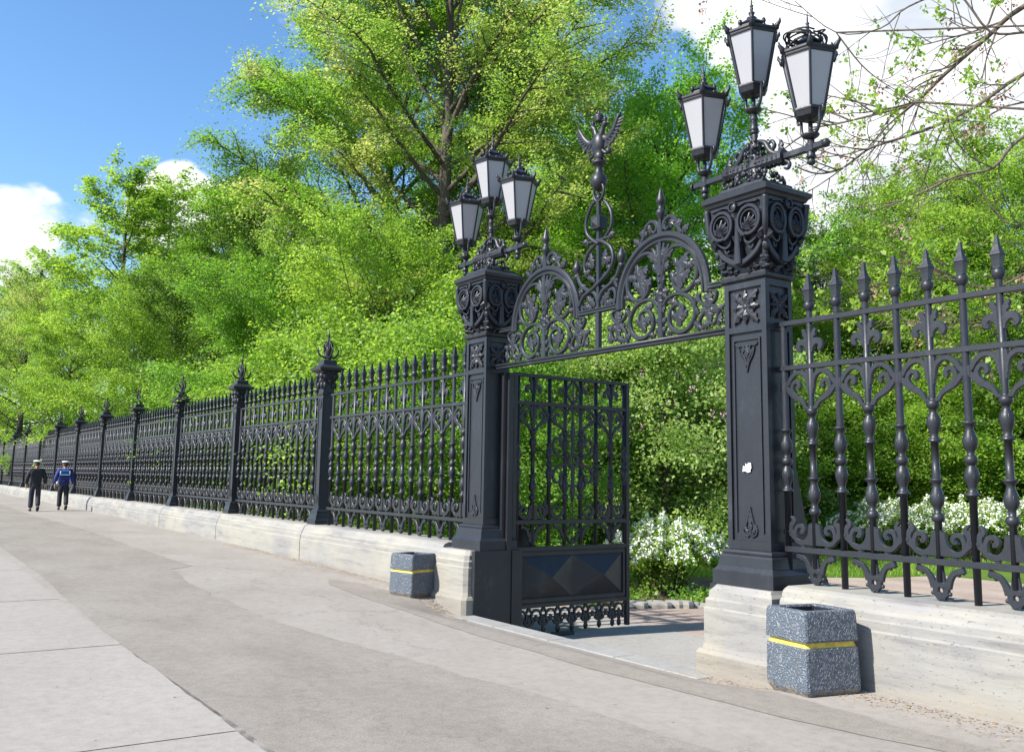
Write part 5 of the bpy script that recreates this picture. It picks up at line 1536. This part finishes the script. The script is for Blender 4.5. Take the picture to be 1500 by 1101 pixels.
# weeds and yellow flowers near the right fence, low plants on the bed
def tuft(x, y, r, hh, n, mt, label, seed, flower=None, z=None):
    rng = np.random.default_rng(seed)
    P_ = rng.normal(0, 1, (n, 3))*np.array([r*.5, r*.5, hh*.3])+np.array([0, 0, hh*.45]); P_[:, 2] = np.abs(P_[:, 2])
    V, F = leaves(rng, P_, 0.07, 0.3)
    zz = giz(x, y)+0.01 if z is None else z
    t = thing('weed_tuft', label, 'plant', (x, y, zz), 0)
    c = obj('foliage', np_mesh('weed', V, F, [mt]), t); c['kind'] = 'stuff'
    if flower is not None:
        P2 = rng.normal(0, 1, (26, 3))*np.array([r*.5, r*.5, hh*.1])+np.array([0, 0, hh*.95])
        V, F = leaves(rng, P2, 0.045, 0.8)
        c = obj('flower', np_mesh('flowers', V, F, [flower]), t); c['kind'] = 'stuff'
tuft(8.55, 1.6, 0.22, 0.38, 130, LIME, 'yellow flowering weeds behind the foot of the right fence', 1, YEL)
for k, (px, d) in enumerate(((920, 17.6), (945, 18.2), (1000, 18.0), (1022, 17.8), (1048, 18.6), (925, 20.5))):
    x, y = at(px, d)
    tuft(x, y, 0.35, 0.28, 150, LIME if k % 2 else GREEN, ['low weeds beside the end of the gate leaf','weeds at the left foot of the white spirea','weeds behind the broken edging stones','weed clump at the right end of the edging stones','weeds against the left side of the right pillar','tall weeds left of the white spirea'][k], 20+k)
# broken edging stones along the bed
rng = np.random.default_rng(17)
for k in range(16):
    px = 918+k*9.0+rng.uniform(-2, 2); x, y = at(px, 17.1+0.03*k+rng.uniform(-.12, .12))
    b = MB(); L_, w_, h_ = rng.uniform(.08, .22), rng.uniform(.06, .12), rng.uniform(.06, .14)
    r1 = [(-L_,-w_),(L_*.6,-w_*1.1),(L_,-w_*.2),(L_*.8,w_),(-L_*.5,w_*1.1),(-L_*1.1,w_*.2)]
    b.loft([[(p[0]*s, p[1]*s, z) for p in r1] for s, z in ((1,-0.02),(1.05,h_*.5),(.9,h_*.9),(.6,h_))])
    o = obj('edging_stone', b.mesh('edging_stone', STONE), None, (x, y, GIN), rng.uniform(-.5, .5)+0.6)
    od = ['leftmost','second','third','fourth','fifth','sixth','seventh','eighth','ninth','tenth','eleventh','twelfth','thirteenth','fourteenth','fifteenth','rightmost'][k]
    tag(o, 'rough pale edging stone before the white spirea, %s of the broken row from the left' % od, 'stone', 'edging stones along the flower bed')
# grit and dry litter on the pavement
rng = np.random.default_rng(23)
P_ = []
for k in range(4200):
    q = rng.uniform()
    if q < 0.45: x = rng.uniform(-9, 0.3); y = -0.42-abs(rng.normal(0, .13))
    elif q < 0.75: x = rng.uniform(4.9, 9.5); y = -0.5-abs(rng.normal(0, .16))
    elif q < 0.9: x = rng.uniform(0.2, 1.5); y = -0.6-abs(rng.normal(0, .15))
    else: x = rng.uniform(-8, 7); y = rng.uniform(-6, -0.7)
    P_.append((x, y, gz(x, y)+0.006))
V, F = leaves(rng, np.array(P_), 0.020, 0.9)
tag(obj('grit', np_mesh('grit', V, F, [simple('grit_sand', (0.30,0.22,0.13), 0.9, 0.4, 20)])), kind='stuff')

# ------------------------------------------------------------------ near maple with bare branches at upper right
BR = [([(6.94,5.31,8.14),(5.88,5.0,7.86),(5.43,4.94,7.62),(4.86,4.79,7.23),(4.44,4.71,6.94),(4.06,4.64,6.91),(3.4,4.36,6.86),(2.97,4.22,6.89)],0.05),
([(6.94,4.77,6.9),(6.2,4.27,6.61),(5.78,3.88,6.23),(5.45,3.51,5.99),(5.13,3.13,5.82),(4.95,2.82,5.68),(4.8,2.53,5.43),(4.65,2.23,5.33),(4.53,1.95,5.4)],0.035),
([(4.81,4.12,6.67),(4.42,4.04,6.43),(4.05,3.97,6.12),(3.68,3.88,5.94)],0.02),
([(7.22,4.35,6.08),(6.38,3.8,5.64),(6.15,3.51,5.26),(5.88,3.18,5.16),(5.63,2.86,4.96),(5.25,2.43,4.74)],0.03),
([(6.69,5.21,8.51),(5.76,4.94,8.28),(5.36,4.9,7.68),(4.93,4.83,8.0)],0.03),
([(6.07,4.59,7.3),(5.79,4.28,7.34),(5.54,3.97,7.87),(5.13,3.55,7.73),(4.93,3.23,7.42),(4.57,2.8,7.38),(4.26,2.37,7.82)],0.022),
([(4.06,3.48,7.78),(4.23,3.79,7.32),(4.41,4.09,7.04),(4.63,4.41,6.84)],0.016),
([(6.92,4.55,5.14),(6.13,4.01,4.64),(5.84,3.68,5.17),(5.7,3.43,5.46),(5.72,3.26,5.63)],0.02),
([(6.76,5.78,6.15),(5.59,5.42,6.72),(4.91,5.23,6.49),(4.29,5.03,6.17),(3.74,4.84,6.01),(3.18,4.63,6.11)],0.02),
([(7.33,3.86,4.59),(6.54,3.32,3.89),(6.24,2.99,3.74),(5.91,2.62,3.95),(5.57,2.22,4.03),(5.24,1.8,3.91)],0.018),
([(7.28,3.83,3.68),(6.38,3.57,3.52),(5.8,3.43,3.38),(5.22,3.25,3.51),(4.62,3.02,3.7)],0.018)]
def near_maple():
    rng = np.random.default_rng(77)
    t = thing('maple_tree', 'near maple reaching in from the right with bare twigs, small new leaves and seed bunches', 'tree', (9.6, 7.6, GIN))
    O = np.array([9.6, 7.6, GIN])
    W = Wood(); TI = []; SD = []
    tz = np.array([0, 1, 2.5, 4, 5.5, 7, 8.5, 10, 12])
    TP = np.column_stack([0.05*np.sin(tz), 0.06*np.cos(tz*1.3)-0.06, tz])
    W.tube(TP, np.interp(tz, [0, 12], [0.24, 0.07]), 10)
    def twig(p, d, L_, r, lev):
        m_ = 6; pts = [np.array(p)]; d = d/np.linalg.norm(d)
        cur = rng.normal(0, .10, 3)
        for k in range(m_-1):
            d = d+cur+rng.normal(0, .07, 3); d[2] += 0.05; d /= np.linalg.norm(d)
            pts.append(pts[-1]+d*L_/(m_-1))
        W.tube(pts, np.linspace(r, r*0.45, m_), 4)
        if lev > 0:
            for s in np.linspace(0.25, 0.95, 3+int(L_*1.6)):
                f = s*(m_-1); i0 = min(m_-2, int(f)); pp = pts[i0]+(pts[i0+1]-pts[i0])*(f-i0)
                dd = pts[i0+1]-pts[i0]; dd /= np.linalg.norm(dd)
                o = rng.normal(0, 1, 3); o -= dd*o.dot(dd); o /= np.linalg.norm(o)
                twig(pp, dd*0.8+o*0.7, L_*rng.uniform(.3, .5), max(.004, r*0.55), lev-1)
        TI.append(pts[-1])
        if lev == 0 and rng.uniform() < 0.10: SD.append(pts[-2])
    for pts, r in BR:
        q = np.array([tuple(v) for v in smooth(pts, 4)])-O
        # join to the trunk
        j = TP[np.argmin(abs(TP[:, 2]-(q[0][2]-1.2)))]
        lead = np.array([j+(q[0]-j)*u+np.array([0, 0, .25*math.sin(PI*u)]) for u in (0, .33, .66)])
        full = np.concatenate([lead, q])
        n = len(full)
        W.tube(full, 0.8*np.concatenate([np.linspace(r*1.4, r*1.1, 3), np.linspace(r, r*0.3, n-3)]), 7)
        for i in range(2, len(q)-1):
            if rng.uniform() < 0.55:
                dd = q[i+1]-q[i]; dd /= np.linalg.norm(dd); o = rng.normal(0, 1, 3); o -= dd*o.dot(dd); o /= np.linalg.norm(o)
                twig(q[i], dd*0.9+o*0.7, rng.uniform(.5, 1.3), max(.006, r*0.33), 1)
    obj('trunk', W.mesh('maple_wood', TWIG), t)
    TI = np.array(TI)
    idx = rng.integers(0, len(TI), int(len(TI)*0.8))
    cc = np.repeat(TI[idx], 10, 0)
    P_ = cc+rng.normal(0, .035, cc.shape)
    V, F = leaves(rng, P_, 0.055, 0.25)
    c = obj('new_leaves', np_mesh('maple_leaves', V, F, [LIME]), t); c['kind'] = 'stuff'
    SDp = np.array(SD)
    cc = np.repeat(SDp, 26, 0)
    P_ = cc+rng.normal(0, 1, cc.shape)*np.array([.05, .05, .08])-np.array([0, 0, .08])
    V, F = leaves(rng, P_, 0.045, 0.0, np.tile(np.array([0, 0, -1.0]), (len(P_), 1)))
    c = obj('seed_bunches', np_mesh('maple_seeds', V, F, [SEED]), t); c['kind'] = 'stuff'
near_maple()

# ------------------------------------------------------------------ people
def skin_obj(name, verts, edges, radii, m_, parent, root=0, lev=2):
    me = bpy.data.meshes.new(name); me.from_pydata(verts, edges, [])
    o = obj(name, me, parent); me.materials.append(m_)
    md = o.modifiers.new('skin', 'SKIN'); md.use_smooth_shade = True
    if not me.skin_vertices:
        me.skin_vertices.new()
    for i, r in enumerate(radii):
        sv = me.skin_vertices[0].data[i]
        sv.radius = r if hasattr(r, '__len__') else (r, r)
        sv.use_root = (i == root)
    s = o.modifiers.new('sub', 'SUBSURF'); s.levels = lev; s.render_levels = lev
    return o
def person(loc, rz, label, sailor):
    t = thing('person', label, 'person', loc, rz, 'two uniformed men walking away')
    # figure faces +Y (away from the camera), left foot forward
    J = dict(pel=(0,0,0.93), belly=(0,0.0,1.08), chest=(0,0,1.28), neck=(0,0.0,1.46), nk2=(0,0.01,1.53), head=(0,0.02,1.62), top=(0,0.02,1.69),
             shl=(-0.205,0,1.41), ell=(-0.285,-0.02,1.14), wrl=(-0.30,0.04,0.90), hal=(-0.30,0.06,0.82),
             shr=(0.205,0,1.41), elr=(0.285,-0.03,1.14), wrr=(0.30,-0.02,0.90), har=(0.30,-0.01,0.82),
             hpl=(-0.095,0,0.90), knl=(-0.105,0.06,0.50), anl=(-0.11,0.02,0.09), tol=(-0.12,0.15,0.03),
             hpr=(0.095,0,0.90), knr=(0.10,0.0,0.50), anr=(0.10,-0.20,0.16), tor=(0.105,-0.12,0.04))
    names_ = list(J); V = [J[k] for k in names_]
    E_ = [('pel','belly'),('belly','chest'),('chest','neck'),('neck','nk2'),('nk2','head'),('head','top'),('chest','shl'),('shl','ell'),('ell','wrl'),('wrl','hal'),('chest','shr'),('shr','elr'),('elr','wrr'),('wrr','har'),('pel','hpl'),('hpl','knl'),('knl','anl'),('anl','tol'),('pel','hpr'),('hpr','knr'),('knr','anr'),('anr','tor')]
    rd = dict(pel=(.13,.09),belly=(.12,.085),chest=(.145,.095),neck=.055,nk2=.05,head=(.072,.088),top=(.055,.07),shl=.055,ell=.04,wrl=.028,hal=(.035,.02),shr=.055,elr=.04,wrr=.028,har=(.035,.02),hpl=.08,knl=.055,anl=.038,tol=.03,hpr=.08,knr=.055,anr=.038,tor=.03)
    skin_obj('body', V, [(names_.index(a), names_.index(c)) for a, c in E_], [rd[k] for k in names_], SKIN, t)
    def sub(name, keys, edges, radii, m_, root=0, repl={}):
        V = [repl[k] if k in repl else J[k] for k in keys]
        skin_obj(name, V, edges, radii, m_, t, root)
    sub('trousers', ['pel','hpl','knl','anl','hpr','knr','anr','wa'], [(0,1),(1,2),(2,3),(0,4),(4,5),(5,6),(0,7)], [(.17,.125),(.115,.115),.09,.085,(.115,.115),.09,.085,(.155,.115)], NAVY if not sailor else BLACK,
        repl={'wa':(0,0,1.02),'anl':(-0.11,0.02,0.10),'anr':(0.10,-0.19,0.17)})
    top = BLUE if sailor else BLACK
    zb = 0.98 if sailor else 0.82
    V = [(0,0,zb),(0,0,1.04),(0,0,1.28),(0,0,1.42),(0,0,1.47), J['shl'],J['ell'],(-0.30,0.035,0.93),J['shr'],J['elr'],(0.30,-0.02,0.93)]
    if sailor: rr = [(.175,.125),(.175,.125),(.20,.135),(.15,.10),(.065,.06),.090,.078,.055,.090,.078,.055]
    else: rr = [(.205,.15),(.18,.13),(.215,.14),(.16,.10),(.07,.065),.092,.075,.062,.092,.075,.062]
    skin_obj('jacket' if not sailor else 'shirt', V, [(0,1),(1,2),(2,3),(3,4),(2,5),(5,6),(6,7),(2,8),(8,9),(9,10)], rr, top, t, 1)
    for nm, a in (('l',J['anl']),('r',J['anr'])):
        b = MB()
        if nm == 'l': b.ball((a[0],a[1]+0.06,0.045), 0.06, 10, 6, 0.85, 2.3, 0.8)
        else:
            b.tube([(a[0],a[1]-0.03,0.17),(a[0],a[1]+0.02,0.10),(a[0],a[1]+0.09,0.04),(a[0],a[1]+0.16,0.025)], [0.045,0.055,0.05,0.03], 8)
        obj('shoe', b.mesh('shoe', BLACK), t)
    b = MB(); b.ball((0,0.01,1.64), 0.088, 12, 8, 0.9, 1.05, 1.05)
    o = obj('hair', b.mesh('hair', HAIR), t)
    # face on the far side, ears
    b = MB()
    for s in (-1,1): b.ball((s*0.082,0.02,1.625), 0.028, 8, 6, 0.45, 0.8, 1.1)
    b.ball((0,0.112,1.615), 0.018, 6, 5, 0.8, 1.3, 1.4); b.ball((0,0.05,1.60), 0.075, 12, 8, 0.95, 0.9, 1.15)
    obj('face', b.mesh('face', SKIN), t)
    b = MB()
    for s in (-1,1): b.ball((s*0.03,0.113,1.64), 0.010, 6, 4)
    b.ball((0,0.116,1.575), 0.018, 6, 4, 1.1, .4, .4)
    obj('eyes_mouth', b.mesh('eyes', HAIR), t)
    # hands: palm with five fingers
    for s, h in ((-1,J['hal']),(1,J['har'])):
        b = MB()
        b.ball((h[0],h[1],h[2]+0.02), 0.036, 8, 6, 0.5, 0.95, 1.25)
        for k in range(4):
            y = h[1]-0.026+k*0.0175; ln = (0.06,0.07,0.065,0.05)[k]
            b.tube([(h[0],y,h[2]-0.01),(h[0]-s*0.004,y,h[2]-0.01-ln*.5),(h[0]-s*0.02,y+0.004,h[2]-0.01-ln)], [0.009,0.008,0.006], 5)
        b.tube([(h[0],h[1]+0.03,h[2]+0.03),(h[0]-s*0.012,h[1]+0.045,h[2]+0.0),(h[0]-s*0.015,h[1]+0.045,h[2]-0.03)], [0.011,0.010,0.007], 5)
        obj('hand', b.mesh('hand', SKIN), t)
    # cap
    b = MB()
    b.lathe(0,0.015,[(0.094,1.675),(0.098,1.68),(0.098,1.712)], 18); obj('cap_band', b.mesh('cap_band', BLACK), t)
    b = MB()
    R1 = 0.135 if not sailor else 0.125
    b.lathe(0,0.015,[(0.099,1.710),(R1*.95,1.725),(R1,1.738),(R1*.96,1.752),(R1*.5,1.766),(0.01,1.768)], 20)
    obj('cap', b.mesh('cap_crown', WHITE), t)
    if not sailor:
        b = MB(); b.lathe(0,0.08,[(0.085,1.672),(0.09,1.676),(0.085,1.682)],14,0,True,1,.8); obj('cap_peak', b.mesh('peak', BLACK), t)
        b = MB(); b.bbox(-0.287,-0.262,-0.03,0.03,1.24,1.31,0.004); obj('sleeve_patch', b.mesh('patch', GOLD), t, (0.0,-0.035,0))
        b = MB(); b.box(-0.002,0.002,-0.122,-0.118,0.84,1.05); obj('vent', b.mesh('vent', NAVY), t)
    else:
        # square blue collar lying over the shoulders, with a white edge
        b = MB()
        b.loft([[(-0.15,-0.135,1.275),(0.15,-0.135,1.275),(0.15,-0.125,1.275),(-0.15,-0.125,1.275)],
                [(-0.145,-0.128,1.40),(0.145,-0.128,1.40),(0.145,-0.11,1.40),(-0.145,-0.11,1.40)],
                [(-0.09,-0.065,1.485),(0.09,-0.065,1.485),(0.09,-0.04,1.49),(-0.09,-0.04,1.49)]])
        obj('collar', b.mesh('collar', BLUE2), t)
        b = MB()
        b.box(-0.165,0.165,-0.144,-0.128,1.255,1.28)
        for s in (-1,1): b.tube([(s*0.158,-0.136,1.275),(s*0.153,-0.128,1.40)], 0.010, 5)
        obj('collar_trim', b.mesh('collar_trim', WHITE), t)
        b = MB(); b.lathe(0,0,[(0.155,0.985),(0.160,0.99),(0.160,1.03),(0.155,1.035)],18,0,True,1,.78); obj('belt', b.mesh('belt', BLACK), t)
        b = MB(); b.bbox(-0.292,-0.268,-0.03,0.03,1.24,1.32,0.004); obj('sleeve_patch', b.mesh('patch', GOLD), t, (0.02,-0.04,0))
        b = MB(); b.tube([(-0.22,-0.09,1.02),(-0.25,-0.10,0.97),(-0.235,-0.10,0.92)], [.02,.025,.015], 6); obj('white_gloves', b.mesh('gloves', WHITE), t)
    return t
def face_away(x, y): return math.atan2(y-CY, x-CX)-PI/2
p1 = (-25.3, -2.25); p2 = (-26.2, -1.2)
person((p1[0], p1[1], gz(*p1)+0.002), face_away(*p1)+0.10, 'man in black naval jacket and white peaked cap walking away, left of the sailor', False)
person((p2[0], p2[1], gz(*p2)+0.002), face_away(*p2)+0.10, 'sailor in bright blue shirt, wide collar and white cap walking beside the fence', True)
